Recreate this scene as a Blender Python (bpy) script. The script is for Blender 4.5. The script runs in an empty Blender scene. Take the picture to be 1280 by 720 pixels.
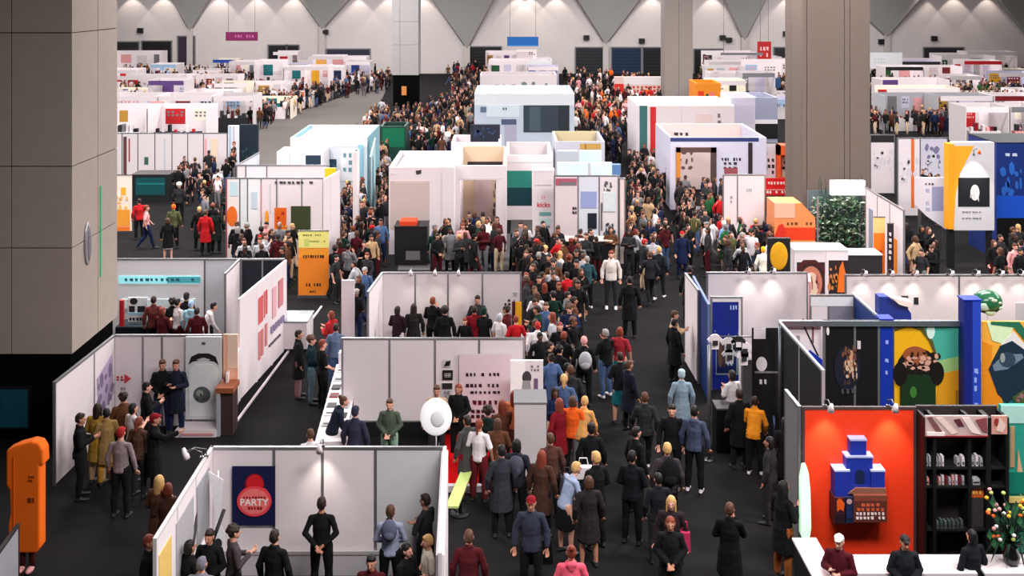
import bpy, math, random
import numpy as np
from mathutils import Vector, Matrix
random.seed(7)
COL = bpy.context.scene.collection
F, H, CX, HY = 1300.0, 10.5, 640.0, -15.0     # focal (px of the 1280 frame), eye height, vanishing point

def depth(y, z=0.0): return F * (H - z) / (y - HY)
def gp(x, y, z=0.0):
    """world (X, Y) of the point seen at frame position x, y and standing at height z"""
    d = depth(y, z); return ((x - CX) * d / F, d)
def zat(y, d): return H - (y - HY) * d / F
def xat(x, d): return (x - CX) * d / F

def lin(c):
    c = c / 255.0
    return c / 12.92 if c <= .04045 else ((c + .055) / 1.055) ** 2.4
NAMED = dict(white=(228,218,221), offwhite=(205,198,200), black=(20,20,22), charcoal=(42,42,45), grey=(112,112,116),
 lightgrey=(170,170,176), navy=(22,32,62), blue=(28,62,150), royal=(14,48,160), denim=(70,92,130), lightblue=(150,180,210), teal=(20,105,110),
 green=(35,85,50), olive=(78,80,50), red=(180,28,34), crimson=(120,18,30), maroon=(70,18,24), pink=(225,95,120), rose=(214,150,150), orange=(230,100,25),
 yellow=(232,170,30), mustard=(176,132,50), tan=(176,145,110), beige=(205,180,150), brown=(88,56,38), purple=(90,60,120), cream=(232,222,205),
 aqua=(165,222,226), lime=(190,210,110), lilac=(196,192,214), peach=(238,180,150), gold=(190,150,70), darkgreen=(16,42,32), darkteal=(10,46,52))
def rgb(c):
    if isinstance(c, str): c = NAMED[c]
    return tuple(lin(v) for v in c)
_mats = {}
def M(c, kind='paint', emit=0.0):
    key = (c, kind, emit)
    if key in _mats: return _mats[key]
    r = rgb(c)
    nm = kind + '_' + (c if isinstance(c, str) else '%d_%d_%d' % tuple(c))
    m = bpy.data.materials.new(nm); m.use_nodes = True
    nt = m.node_tree; b = nt.nodes['Principled BSDF']
    P = dict(paint=(.55, .35, 6., .04, 0), cloth=(.92, .15, 45., .16, .25), skin=(.55, .35, 30., .08, 0), hair=(.6, .3, 90., .25, .2), metal=(.35, .5, 8., .05, 0),
             carpet=(1., .02, 60., .35, .1), gloss=(.22, .5, 5., .03, 0), concrete=(.8, .25, 3., .07, .05), leaf=(.6, .3, 25., .35, 0), fabric=(.85, .15, 20., .06, .1),
             print=(.5, .3, 14., .10, 0))[kind]
    b.inputs['Roughness'].default_value = P[0]
    b.inputs['Specular IOR Level'].default_value = P[1]
    if kind == 'metal': b.inputs['Metallic'].default_value = .7
    tc = nt.nodes.new('ShaderNodeTexCoord'); nz = nt.nodes.new('ShaderNodeTexNoise'); nz.inputs['Scale'].default_value = P[2]; nz.inputs['Detail'].default_value = 3
    nt.links.new(tc.outputs['Object'], nz.inputs['Vector'])
    mx = nt.nodes.new('ShaderNodeMix'); mx.data_type = 'RGBA'
    a = P[3]
    mx.inputs['A'].default_value = tuple(max(0, v * (1 - a)) for v in r) + (1,)
    mx.inputs['B'].default_value = tuple(min(1, v * (1 + a)) for v in r) + (1,)
    nt.links.new(nz.outputs['Fac'], mx.inputs['Factor']); nt.links.new(mx.outputs['Result'], b.inputs['Base Color'])
    if emit:
        b.inputs['Emission Color'].default_value = r + (1,); b.inputs['Emission Strength'].default_value = emit
    _mats[key] = m
    return m

class MB:
    """collects faces of several materials, then links them as ONE mesh object"""
    def __init__(s): s.v = []; s.f = []; s.m = []; s.mats = []; s.sm = []
    def mi(s, m):
        if m not in s.mats: s.mats.append(m)
        return s.mats.index(m)
    def add(s, vs, fs, m, smooth=False):
        o = len(s.v); s.v += [tuple(v) for v in vs]; i = s.mi(m)
        for f in fs: s.f.append(tuple(o + k for k in f)); s.m.append(i); s.sm.append(smooth)
        return s
    def box(s, x0, y0, z0, x1, y1, z1, m):
        vs = [(x, y, z) for z in (z0, z1) for y in (y0, y1) for x in (x0, x1)]
        return s.add(vs, [(0,2,3,1),(4,5,7,6),(0,1,5,4),(2,6,7,3),(0,4,6,2),(1,3,7,5)], m)
    def obox(s, a, b, z0, z1, t, m, off=0.0):
        """box along a->b (xy), thickness t, off = sideways shift"""
        a = Vector(a[:2]); b = Vector(b[:2]); d = (b - a).normalized(); n = Vector((d.y, -d.x))
        vs = []
        for z in (z0, z1):
            for p, k in ((a, off - t / 2), (b, off - t / 2), (a, off + t / 2), (b, off + t / 2)):
                q = p + n * k; vs.append((q.x, q.y, z))
        return s.add(vs, [(0,2,3,1),(4,5,7,6),(0,1,5,4),(2,6,7,3),(0,4,6,2),(1,3,7,5)], m)
    def tube(s, pts, r, m, n=8, cap=True):
        pts = [Vector(p) for p in pts]; rs = r if isinstance(r, (list, tuple)) else [r] * len(pts)
        vs = []; k = len(pts)
        for i, p in enumerate(pts):
            d = (pts[min(i + 1, k - 1)] - pts[max(i - 1, 0)]).normalized()
            up = Vector((0, 0, 1)) if abs(d.z) < .9 else Vector((1, 0, 0))
            a = d.cross(up).normalized(); b = d.cross(a)
            for j in range(n):
                t = 2 * math.pi * j / n; vs.append(p + (a * math.cos(t) + b * math.sin(t)) * rs[i])
        fs = [(i*n+j, i*n+(j+1)%n, (i+1)*n+(j+1)%n, (i+1)*n+j) for i in range(k-1) for j in range(n)]
        if cap: fs += [tuple(range(n))[::-1], tuple(range((k-1)*n, k*n))]
        return s.add(vs, fs, m, True)
    def lathe(s, prof, c, m, n=20):
        vs = [(c[0] + r * math.cos(2*math.pi*j/n), c[1] + r * math.sin(2*math.pi*j/n), c[2] + z) for r, z in prof for j in range(n)]
        fs = [(i*n+j, i*n+(j+1)%n, (i+1)*n+(j+1)%n, (i+1)*n+j) for i in range(len(prof)-1) for j in range(n)]
        fs += [tuple(range(n))[::-1], tuple(range((len(prof)-1)*n, len(prof)*n))]
        return s.add(vs, fs, m, True)
    def ell(s, c, r, m, n=12, k=8):
        vs = [(c[0], c[1], c[2] - r[2])]
        for i in range(1, k):
            t = -math.pi/2 + math.pi * i / k
            for j in range(n):
                a = 2*math.pi*j/n; vs.append((c[0]+r[0]*math.cos(t)*math.cos(a), c[1]+r[1]*math.cos(t)*math.sin(a), c[2]+r[2]*math.sin(t)))
        vs.append((c[0], c[1], c[2] + r[2]))
        fs = [(0, 1+(j+1)%n, 1+j) for j in range(n)]
        for i in range(k-2):
            fs += [(1+i*n+j, 1+i*n+(j+1)%n, 1+(i+1)*n+(j+1)%n, 1+(i+1)*n+j) for j in range(n)]
        L = len(vs)-1
        fs += [(1+(k-2)*n+j, 1+(k-2)*n+(j+1)%n, L) for j in range(n)]
        return s.add(vs, fs, m, True)
    def prism(s, poly, fr, t0, t1, m):
        """poly of (u, w) in the frame fr = (origin, U, W, N), from depth t0 to t1 along N"""
        o, U, W, N = fr; n = len(poly)
        area = sum(poly[i][0]*poly[(i+1)%n][1]-poly[(i+1)%n][0]*poly[i][1] for i in range(n))
        if area < 0: poly = poly[::-1]
        vs = [o + U*p[0] + W*p[1] + N*t for t in (t0, t1) for p in poly]
        fs = [tuple(range(n))[::-1], tuple(range(n, 2*n))] + [(i, (i+1)%n, n+(i+1)%n, n+i) for i in range(n)]
        return s.add(vs, fs, m)
    def build(s, name, parent=None, loc=None):
        me = bpy.data.meshes.new(name)
        vs = s.v
        if loc is None and parent is not None: loc = PLOC[parent.name]
        if loc is None:
            A = np.array(vs); lo = A.min(0); hi = A.max(0); loc = ((lo[0]+hi[0])/2, (lo[1]+hi[1])/2, lo[2])
        vs = [(x-loc[0], y-loc[1], z-loc[2]) for x, y, z in vs]
        me.from_pydata(vs, [], s.f)
        for m in s.mats: me.materials.append(m)
        me.polygons.foreach_set('material_index', s.m); me.polygons.foreach_set('use_smooth', s.sm); me.update()
        o = bpy.data.objects.new(name, me); COL.objects.link(o)
        if parent is None: o.location = loc
        else: o.parent = parent
        PLOC[o.name] = loc
        return o
PLOC = {}
OBST = []; SEGS = []
def tag(o, label, cat, group=None, kind=None):
    if label: o['label'] = label
    if cat: o['category'] = cat
    if group: o['group'] = group
    if kind: o['kind'] = kind
    return o
def thing(name, label, cat, loc, group=None):
    o = bpy.data.objects.new(name, None); COL.objects.link(o); o.location = loc; o.empty_display_size = .2
    PLOC[o.name] = tuple(loc)
    return tag(o, label, cat, group)
def struct(mb, name): 
    o = mb.build(name); o['kind'] = 'structure'; return o

_txt = {}
def text_mesh(st):
    if st in _txt: return _txt[st]
    cu = bpy.data.curves.new('t', 'FONT'); cu.body = st; cu.align_x = 'CENTER'; cu.align_y = 'CENTER'; cu.size = 1; cu.offset = .02
    ob = bpy.data.objects.new('t', cu); COL.objects.link(ob); bpy.context.view_layer.update()
    me = bpy.data.meshes.new_from_object(ob.evaluated_get(bpy.context.evaluated_depsgraph_get()))
    r = ([tuple(v.co) for v in me.vertices], [tuple(p.vertices) for p in me.polygons])
    bpy.data.objects.remove(ob); bpy.data.curves.remove(cu); _txt[st] = r
    return r
def frame2(a, b, z0, flip=False):
    """frame on the vertical plane through a->b; u from a to b, w up, N towards the viewer's side (right of a->b when not flipped)"""
    a3 = Vector((a[0], a[1], z0)); d = Vector((b[0]-a[0], b[1]-a[1], 0)); L = d.length; d.normalize()
    N = Vector((d.y, -d.x, 0))
    if flip: N = -N
    return (a3, d, Vector((0,0,1)), N), L
def paint(mb, fr, L, Hh, shapes, start=.021):
    """printed shapes laid on a plane: coordinates 0..1, v measured downwards"""
    t = start
    o, U, W, N = fr
    flip = U.cross(W).dot(N) < 0
    for sh in shapes:
        c, k = sh[0], sh[1]; em = 0
        if isinstance(c, tuple) and len(c) == 2: c, em = c
        m = M(c, 'print', em) if not em else M(c, 'paint', em)
        X = lambda u: u * L
        Y = lambda v: (1 - v) * Hh
        t1 = t + .004
        if k == 'rect': polys = [[(X(sh[2]), Y(sh[3])), (X(sh[4]), Y(sh[3])), (X(sh[4]), Y(sh[5])), (X(sh[2]), Y(sh[5]))]]
        elif k == 'ell': polys = [[(X(sh[2] + sh[4]*math.cos(a*math.pi/12)), Y(sh[3] + sh[5]*math.sin(a*math.pi/12))) for a in range(24)]]
        elif k == 'poly': polys = [[(X(p[0]), Y(p[1])) for p in sh[2]]]
        elif k == 'marks':      # rows of short unreadable strokes: u0 v0 u1 v1 rows per-row
            polys = []; rr = random.Random(int(sh[2]*991 + sh[3]*77 + sh[6]*5))
            u0, v0, u1, v1, rows, per = sh[2:8]
            for r in range(rows):
                va = v0 + (v1-v0)*(r+.15)/rows; vb = v0 + (v1-v0)*(r+.80)/rows
                for q in range(per):
                    if rr.random() < .12: continue
                    ua = u0 + (u1-u0)*(q+.12)/per; ub = u0 + (u1-u0)*(q+.55+.3*rr.random())/per
                    sl = (rr.random()-.5)*.3*(ub-ua)
                    if rows >= 3 and per >= 3:      # loose irregular blotches of a picture
                        cu = (ua+ub)/2 + (rr.random()-.5)*.9*(u1-u0)/per; cv = (va+vb)/2 + (rr.random()-.5)*.9*(v1-v0)/rows; ru = (u1-u0)/per*(.2+.5*rr.random()); rv = (v1-v0)/rows*(.2+.5*rr.random()); a0 = rr.random()*3
                        cu = min(max(cu, .02+ru), .98-ru); cv = min(max(cv, .02+rv), .98-rv)
                        polys.append([(X(cu+ru*math.cos(a0+q2*1.047)*(.6+.4*((q2*7) % 3)/2)), Y(cv+rv*math.sin(a0+q2*1.047))) for q2 in range(6)]); continue
                    polys.append([(X(ua), Y(va)), (X(ub+sl), Y(va+.1*(vb-va)*rr.random())), (X(ub), Y(vb)), (X(ua+sl), Y(vb-.3*(vb-va)*rr.random()))])
        elif k == 'text':
            vs, fs = text_mesh(sh[2]); sc = sh[5] * Hh
            P = [o + U*(X(sh[3]) + v[0]*sc) + W*(Y(sh[4]) + v[1]*sc) + N*t1 for v in vs]
            if sh[-1] == 'v': P = [o + U*(X(sh[3]) + v[1]*sc) + W*(Y(sh[4]) - v[0]*sc) + N*t1 for v in vs]
            mb.add(P, fs, m); t += .002; continue
        for p in polys:
            if flip: mb.prism(p, (o, U, W, N), t1, start*.2, m)
            else: mb.prism(p, (o, U, W, N), start*.2, t1, m)
        t += .003

WALLM = lambda: M('white', 'paint')
POSTM = lambda: M((150,150,154), 'metal')
def partition(label, a, b, h, fr=(0, 1), col='white', group=None, posts=True, cat='booth wall', z0=0.0, shapes=None, flip=False, name='booth_wall', kind='paint', post_col=None, skirt=0, cols=None, t=.04):
    """shell-scheme wall: panels between posts under a top rail"""
    a = Vector(a); b = Vector(b); L = (b-a).length; d = (b-a).normalized()
    SEGS.append((a.x, a.y, b.x, b.y)); e = thing(name, label, cat, (a.x, a.y, z0), group)
    P = M(post_col, 'paint') if post_col else POSTM()
    for i in range(len(fr)-1):
        p = a + d*(L*fr[i] + .026); q = a + d*(L*fr[i+1] - .026)
        m = MB().obox(p, q, z0 + .03 + skirt, z0+h-.055, t, M(cols[i] if cols else col, kind))
        if shapes and i == 0 and len(fr) == 2:
            frm, LL = frame2(p, q, z0+.03+skirt, flip); paint(m, frm, LL, h-.055-.03-skirt, shapes, t/2+.001)
        m.build('panel', e)
    if skirt: MB().obox(a, b, z0, z0+skirt, t+.01, M('black', 'paint')).build('skirting', e)
    for i, u in enumerate(fr):
        p = a + d*(L*u)
        MB().obox(p-d*.025, p+d*.025, z0, z0+h-.05, .055, P).build('post', e)
    MB().obox(a-d*.025, b+d*.025, z0+h-.05, z0+h, .06, P).build('top_rail', e)
    if shapes and len(fr) > 2:
        m = MB(); frm, LL = frame2(a, b, z0+.03, flip); paint(m, frm, LL, h-.085, shapes, .03); m.build('printed_graphic', e)
    return e
def board(label, x0, y0, x1, y1, d, shapes=(), col='white', cat='poster', name='poster', t=.03, group=None, kind='paint', emit=0, parent=None, frame=None):
    """flat board facing the viewer; edges seen at x0..x1, y0..y1 at distance d"""
    X0, X1, Z1, Z0 = xat(x0, d), xat(x1, d), zat(y0, d), max(0.002, zat(y1, d))
    m = MB().box(X0, d, Z0, X1, d+t, Z1, M(col, kind, emit))
    fr = (Vector((X0, d, Z0)), Vector((1,0,0)), Vector((0,0,1)), Vector((0,-1,0)))
    paint(m, fr, X1-X0, Z1-Z0, shapes, .004)
    if frame:
        w = .03; P = M(frame, 'paint')
        for q in ((X0-w, Z0-w, X0, Z1+w), (X1, Z0-w, X1+w, Z1+w), (X0, Z1, X1, Z1+w), (X0, Z0-w, X1, Z0)):
            if q[1] > 0 or 1: m.box(q[0], d-.02, max(.001, q[1]), q[2], d+t, q[3], P)
    if parent is not None: return m.build(name, parent)
    return tag(m.build(name), label, cat, group)
def solid(label, x0, x1, yb, yt, dep, col, cat, name, faces=None, top=None, side=None, group=None, kind='paint', inset=.0, plinth=None):
    """cabinet-like block standing on the floor: front face seen at x0..x1 from foot yb to top yt, dep metres deep"""
    d = depth(yb); X0, X1, Z1 = xat(x0, d), xat(x1, d), zat(yt, d); OBST.append((X0, d, X1, d+dep))
    e = thing(name, label, cat, ((X0+X1)/2, d+dep/2, 0), group)
    zb = 0
    if plinth: 
        MB().box(X0+.04, d+.04, 0, X1-.04, d+dep-.04, .12, M(plinth)).build('plinth', e); zb = .12
    m = MB().box(X0, d, zb, X1, d+dep, Z1-.03, M(col, kind))
    if faces:
        fr = (Vector((X0, d, zb)), Vector((1,0,0)), Vector((0,0,1)), Vector((0,-1,0))); paint(m, fr, X1-X0, Z1-.03-zb, faces, .004)
    m.build('body', e)
    MB().box(X0-.015, d-.015, Z1-.03, X1+.015, d+dep+.015, Z1, M(top or col, kind)).build('top', e)
    return e
def table(label, a, b, w, h, col='white', cat='table', leg='charcoal', name='display_table', group=None, cloth=None, n_off=0):
    """table along a->b (xy), w deep to the right of a->b"""
    a = Vector(a); b = Vector(b); d = (b-a).normalized(); n = Vector((d.y, -d.x)); c = (a+b)/2
    e = thing(name, label, cat, (c.x, c.y, 0), group)
    MB().obox(a, b, h-.035, h, w, M(col)).build('table_top', e)
    if cloth:
        m = MB(); q = M(cloth, 'cloth')
        L = (b-a).length; k = max(6, int(L*6))
        for s in (-1, 1):       # gathered skirt, rippled
            vs = []; 
            for i in range(k+1):
                p = a + d*(L*i/k) + n*(s*(w/2 + .006 + .018*(i % 2))); vs += [(p.x, p.y, .02), (p.x, p.y, h-.03)]
            m.add(vs, [(2*i, 2*i+2, 2*i+3, 2*i+1) for i in range(k)], q)
        for p in (a, b):
            m.obox(p - n*(w/2), p + n*(w/2), .02, h-.03, .01, q)
        m.build('table_skirt', e)
    for sx in (0, 1):
        for sy in (-1, 1):
            p = (a + d*.08 if sx == 0 else b - d*.08) + n*(sy*(w/2-.06))
            MB().box(p.x-.02, p.y-.02, 0, p.x+.02, p.y+.02, h-.035, M(leg, 'metal')).build('leg', e)
    return e
def counter(label, a, b, w, h, col='white', body='white', name='counter', cat='counter', group=None, plinth='black'):
    a = Vector(a); b = Vector(b); d = (b-a).normalized(); c = (a+b)/2
    e = thing(name, label, cat, (c.x, c.y, 0), group)
    MB().obox(a+d*.03, b-d*.03, .1, h-.04, w-.06, M(body)).build('body', e)
    MB().obox(a+d*.07, b-d*.07, 0, .1, w-.14, M(plinth)).build('plinth', e)
    MB().obox(a, b, h-.04, h, w, M(col, 'gloss')).build('counter_top', e)
    return e
def rollup(label, x0, x1, yt, yb, col, shapes, group=None, name='roll_up_banner', d=None):
    d = d or depth(yb); X0, X1, Z1 = xat(x0, d), xat(x1, d), zat(yt, d)
    e = thing(name, label, 'banner', ((X0+X1)/2, d, 0), group)
    m = MB().box(X0, d-.006, .09, X1, d+.006, Z1, M(col, 'fabric')); fr = (Vector((X0, d-.006, .09)), Vector((1,0,0)), Vector((0,0,1)), Vector((0,-1,0)))
    paint(m, fr, X1-X0, Z1-.09, shapes, .003); m.build('banner_sheet', e)
    MB().box(X0-.02, d-.07, 0.0, X1+.02, d+.07, .09, M('grey', 'metal')).build('base', e)
    MB().tube([((X0+X1)/2, d+.04, .09), ((X0+X1)/2, d+.04, Z1)], .014, M('grey', 'metal')).build('pole', e)
    MB().box(X0-.01, d-.02, Z1, X1+.01, d+.03, Z1+.03, M('grey', 'metal')).build('top_bar', e)
    return e
def arm_lamp(label, p, out, power=0, group=None, col='white', aim=None, spot=1.2, size=1.0):
    """small spotlight on a bent arm fixed to the top of a wall; p = top of wall, out = xy direction it leans to"""
    e = thing('arm_spotlight', label, 'spotlight', p, group)
    P = Vector(p); o = Vector((out[0], out[1], 0)).normalized()
    hd = P + o*.38*size + Vector((0,0,.14*size))
    MB().box(P.x-.03, P.y-.03, P.z-.03, P.x+.03, P.y+.03, P.z+.03, M('grey', 'metal')).build('clamp', e)
    MB().tube([P, P+Vector((0,0,.12*size)), P+o*.2*size+Vector((0,0,.2*size)), hd], .012, M('grey', 'metal'), 6).build('arm', e)
    t = -o*.35 + Vector((0,0,-1)); t.normalize()
    lh = MB().tube([hd - t*.06, hd, hd + t*.09], [.03, .045, .065], M(col, 'paint')).build('lamp_head', e)
    MB().tube([hd + t*.085, hd + t*.095], [.055, .055], M((255,240,215), 'paint', 12.0 if power else 2.0)).build('lens', lh)
    if power:
        L = bpy.data.lights.new('spot', 'SPOT'); L.energy = power; L.spot_size = spot; L.spot_blend = .9; L.shadow_soft_size = .06; L.color = (1, .90, .78)
        lo = bpy.data.objects.new('spot_light', L); COL.objects.link(lo); lo.location = hd + t*.12
        lo.rotation_euler = t.to_track_quat('-Z', 'Y').to_euler()
    return e
# ---------------------------------------------------------------- people
def _hull(vs, ellipsoids):
    """convex hull of ellipsoids -> (verts, faces)"""
    import bmesh
    bm = bmesh.new()
    for c, r in ellipsoids:
        if not isinstance(r, tuple): r = (r, r, r)
        for i in range(1, 6):
            t = -math.pi/2 + math.pi*i/6
            for j in range(10):
                a = 2*math.pi*j/10
                bm.verts.new((c[0]+r[0]*math.cos(t)*math.cos(a), c[1]+r[1]*math.cos(t)*math.sin(a), c[2]+r[2]*math.sin(t)))
        bm.verts.new((c[0], c[1], c[2]-r[2])); bm.verts.new((c[0], c[1], c[2]+r[2]))
    res = bmesh.ops.convex_hull(bm, input=bm.verts)
    bmesh.ops.delete(bm, geom=[e for e in res['geom_interior'] if isinstance(e, bmesh.types.BMVert)], context='VERTS')
    bm.verts.ensure_lookup_table()
    for i, v in enumerate(bm.verts): v.index = i
    o = len(vs[0]); vs[0].extend([tuple(v.co) for v in bm.verts]); vs[1].extend([tuple(o+v.index for v in f.verts) for f in bm.faces])
    bm.free()
def _remesh(acc, vox, ratio, wrinkle=0.0, seed=0):
    me = bpy.data.meshes.new('tmp'); me.from_pydata(acc[0], [], acc[1]); me.update()
    ob = bpy.data.objects.new('tmp', me); COL.objects.link(ob)
    r = ob.modifiers.new('r', 'REMESH'); r.mode = 'VOXEL'; r.voxel_size = vox; r.use_smooth_shade = True
    s = ob.modifiers.new('s', 'SMOOTH'); s.iterations = 2; s.factor = .5
    if wrinkle:
        tx = bpy.data.textures.new('folds', 'CLOUDS'); tx.noise_scale = .07
        dm = ob.modifiers.new('w', 'DISPLACE'); dm.texture = tx; dm.strength = wrinkle; dm.mid_level = .5
    d = ob.modifiers.new('d', 'DECIMATE'); d.ratio = ratio
    bpy.context.view_layer.update()
    out = bpy.data.meshes.new_from_object(ob.evaluated_get(bpy.context.evaluated_depsgraph_get()))
    bpy.data.objects.remove(ob); bpy.data.meshes.remove(me)
    out.polygons.foreach_set('use_smooth', [True]*len(out.polygons))
    return out
V = lambda *a: Vector(a)
# arm targets: elbow and wrist of the right (+x) arm and of the left arm; figure faces +Y
POSES = {
 'relaxed': dict(r=((.26,-.02,1.14),(.27,.06,.90)), l=((-.26,-.02,1.14),(-.27,.05,.90)), legs='stand'),
 'walk':    dict(r=((.25,-.12,1.17),(.25,-.06,.93)), l=((-.25,.06,1.16),(-.24,.22,.98)), legs='walk'),
 'phone':   dict(r=((.25,.02,1.15),(.08,.27,1.24)), l=((-.25,.02,1.15),(-.06,.26,1.18)), legs='stand'),
 'folded':  dict(r=((.26,.05,1.16),(-.04,.20,1.20)), l=((-.26,.05,1.16),(.05,.24,1.15)), legs='stand'),
 'behind':  dict(r=((.27,-.08,1.16),(.06,-.19,1.00)), l=((-.27,-.08,1.16),(-.05,-.20,.98)), legs='stand'),
 'hip':     dict(r=((.38,-.06,1.20),(.22,.08,1.03)), l=((-.26,-.02,1.14),(-.27,.06,.90)), legs='contra'),
 'chin':    dict(r=((.23,.12,1.16),(.06,.20,1.40)), l=((-.25,.05,1.15),(.08,.22,1.14)), legs='contra'),
 'point':   dict(r=((.27,.20,1.30),(.24,.45,1.38)), l=((-.26,-.02,1.14),(-.27,.06,.90)), legs='stand'),
 'clasp':   dict(r=((.25,.0,1.15),(.05,.20,1.00)), l=((-.25,.0,1.15),(-.04,.21,.99)), legs='stand'),
 'lean':    dict(r=((.25,.12,1.16),(.22,.34,1.02)), l=((-.25,.12,1.16),(-.22,.34,1.00)), legs='contra', lean=.38),
 'shot':    dict(r=((.30,.10,1.26),(.12,.24,1.50)), l=((-.30,.10,1.26),(-.12,.24,1.50)), legs='stand'),
}
def joints(pose):
    P = POSES[pose]; J = {}
    lean = P.get('lean', 0.0); piv = V(0, 0, .95); R = Matrix.Rotation(-lean, 3, 'X')
    up = lambda p: piv + R @ (Vector(p) - piv)
    J['up'] = up
    J['hip'] = {1: V(.095,0,.90), -1: V(-.095,0,.90)}
    if P['legs'] == 'walk':
        J['knee'] = {1: V(.10,.16,.50), -1: V(-.09,-.02,.48)}; J['ank'] = {1: V(.10,.26,.10), -1: V(-.09,-.32,.16)}
    elif P['legs'] == 'contra':
        J['knee'] = {1: V(.13,.07,.49), -1: V(-.11,.0,.48)}; J['ank'] = {1: V(.17,.03,.09), -1: V(-.10,-.03,.09)}
    else:
        J['knee'] = {1: V(.12,.015,.48), -1: V(-.12,.02,.48)}; J['ank'] = {1: V(.135,-.02,.09), -1: V(-.135,-.01,.09)}
    J['sh'] = {1: up((.172,-.01,1.385)), -1: up((-.172,-.01,1.385))}
    J['el'] = {1: up(P['r'][0]), -1: up(P['l'][0])}; J['wr'] = {1: up(P['r'][1]), -1: up(P['l'][1])}
    J['head'] = up((0,.015,1.60)) if not lean else up((0,.03,1.60))
    J['chest'] = up((0,0,1.29)); J['neck'] = up((0,-.005,1.47))
    return J
def torso(acc, J, g, lo=.90):
    up = J['up']
    seq = [((0,0,.93),(.158,.112,.10)), ((0,.0,1.09),(.136,.098,.09)), ((0,.0,1.27),(.148,.110,.11)), ((0,-.005,1.385),(.118,.080,.05)), ((0,-.005,1.45),(.060,.054,.03))]
    seq = [(up(c), tuple(k+g for k in r)) for c, r in seq if c[2] >= lo-.001]
    for i in range(len(seq)-1): _hull(acc, seq[i:i+2])
    return acc
def arms(acc, J, g, end=1.0, s_only=None):
    for s in (1, -1):
        a, e, w = J['sh'][s], J['el'][s], J['wr'][s]
        _hull(acc, [(J['chest'] + Vector((0,0,.12)), (.085+g*.6,.065+g,.035)), (a, .046+g*.7)])
        if end <= .5:
            e2 = a.lerp(e, end*2); _hull(acc, [(a, .050+g), (e2, .048+g*1.6)])
        else:
            _hull(acc, [(a, .047+g*.8), (e, .039+g*.9)]); w2 = e.lerp(w, min(1.0, (end-.5)*2)); _hull(acc, [(e, .042+g), (w2, .029+g)])
def legs(acc, J, g, end=1.0, flare=0):
    for s in (1, -1):
        h, k, a = J['hip'][s], J['knee'][s], J['ank'][s]
        _hull(acc, [(h + V(0,0,.02), (.088+g,.098+g,.10)), (h.lerp(k, .35), (.082+g, .09+g, .07))])
        _hull(acc, [(h.lerp(k, .25), (.084+g,.092+g,.07)), (k, .057+g)])
        if end > .5:
            m = k.lerp(a, .35) + V(0,-.012,0)
            _hull(acc, [(k, .056+g), (m, .055+g+flare*.4)]); _hull(acc, [(m, .055+g+flare*.4), (k.lerp(a, (end-.5)*2), .038+g+flare)])
def hand(acc, J, s):
    e, w = J['el'][s], J['wr'][s]; d = (w-e).normalized()
    side = d.cross(V(0,0,1) if abs(d.z) < .8 else V(0,1,0)).normalized(); nrm = side.cross(d)
    if nrm.dot(V(-s,0,0)) < 0 and abs(d.z) > .8: nrm = -nrm; 
    p = w + d*.085
    _hull(acc, [(w, .026), (w + d*.03, .025)]); _hull(acc, [(w+d*.025, .022), (p + side*.025, .012), (p - side*.025, .011)])
    for i, (o, L) in enumerate(((-.028,.050),(-.0095,.064),(.0095,.070),(.028,.062))):
        b = p + side*o - d*.005; m = b + d*(L*.55) + nrm*.006; t = m + (d*.75 + nrm*.65).normalized()*(L*.5)
        _hull(acc, [(b, .0095), (m, .0085)]); _hull(acc, [(m, .0085), (t, .0075)])
    b = w + d*.035 + side*.03; m = b + (side*.7 + d*.7)*.045; t = m + (d*.9+nrm*.3)*.035
    _hull(acc, [(b, .014), (m, .0115)]); _hull(acc, [(m, .0115), (t, .0095)])
_pm = {}
SLOT = {}
def slotmat(n):
    if n not in SLOT: SLOT[n] = {'skin': lambda: M((196,140,115),'skin'), 'hair': lambda: M((30,22,18),'hair'), 'top': lambda: M('black','cloth'), 'bot': lambda: M('charcoal','cloth'), 'shoe': lambda: M('charcoal','paint'), 'eye': lambda: M((24,18,16),'gloss'), 'lip': lambda: M((150,80,72),'skin')}[n]()
    return SLOT[n]
def body_mesh(pose, fine=True):
    key = ('body', pose)
    if key in _pm: return _pm[key]
    J = joints(pose); acc = ([], []); hd = J['head']
    torso(acc, J, 0); arms(acc, J, 0); legs(acc, J, 0)
    _hull(acc, [(J['neck'] - V(0,0,.02), (.062,.055,.03)), (hd - V(0,.01,.06), (.048,.055,.04))])
    _hull(acc, [(hd + V(0,-.012,.035), (.074,.090,.082)), (hd + V(0,.015,-.02), (.064,.074,.075))])
    _hull(acc, [(hd + V(0,.02,-.03), (.058,.066,.055)), (hd + V(0,.052,-.085), (.026,.026,.02))])
    _hull(acc, [(hd + V(0,.088,.012), .010), (hd + V(0,.108,-.026), .014)])
    for s in (1, -1):
        _hull(acc, [(hd + V(s*.078,-.012,.012), (.010,.018,.026)), (hd + V(s*.075,-.008,-.018), (.008,.010,.014))])
        _hull(acc, [(hd + V(s*.030,.082,.022), (.016,.010,.007))])
        hand(acc, J, s)
        a = J['ank'][s]; up = max(0, a.z-.09)
        _hull(acc, [(a, .040), (a+V(0,-.02,-.045), (.035,.04,.035))]); _hull(acc, [(a+V(0,-.02,-.05), (.034,.04,.032)), (a+V(0,.15,-.065), (.038,.04,.02))])
    me = _remesh(acc, .0068, .11)
    for n in ('skin', 'eye', 'lip'): me.materials.append(slotmat(n))
    for p in me.polygons:
        c = Vector(p.center) - hd
        if c.y > .05:
            if min((c - V(.031,.09,.016)).length, (c - V(-.031,.09,.016)).length) < .0145: p.material_index = 1
            elif abs(c.x) < .024 and abs(c.z + .058) < .008: p.material_index = 2
    _pm[key] = me; return me
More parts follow.
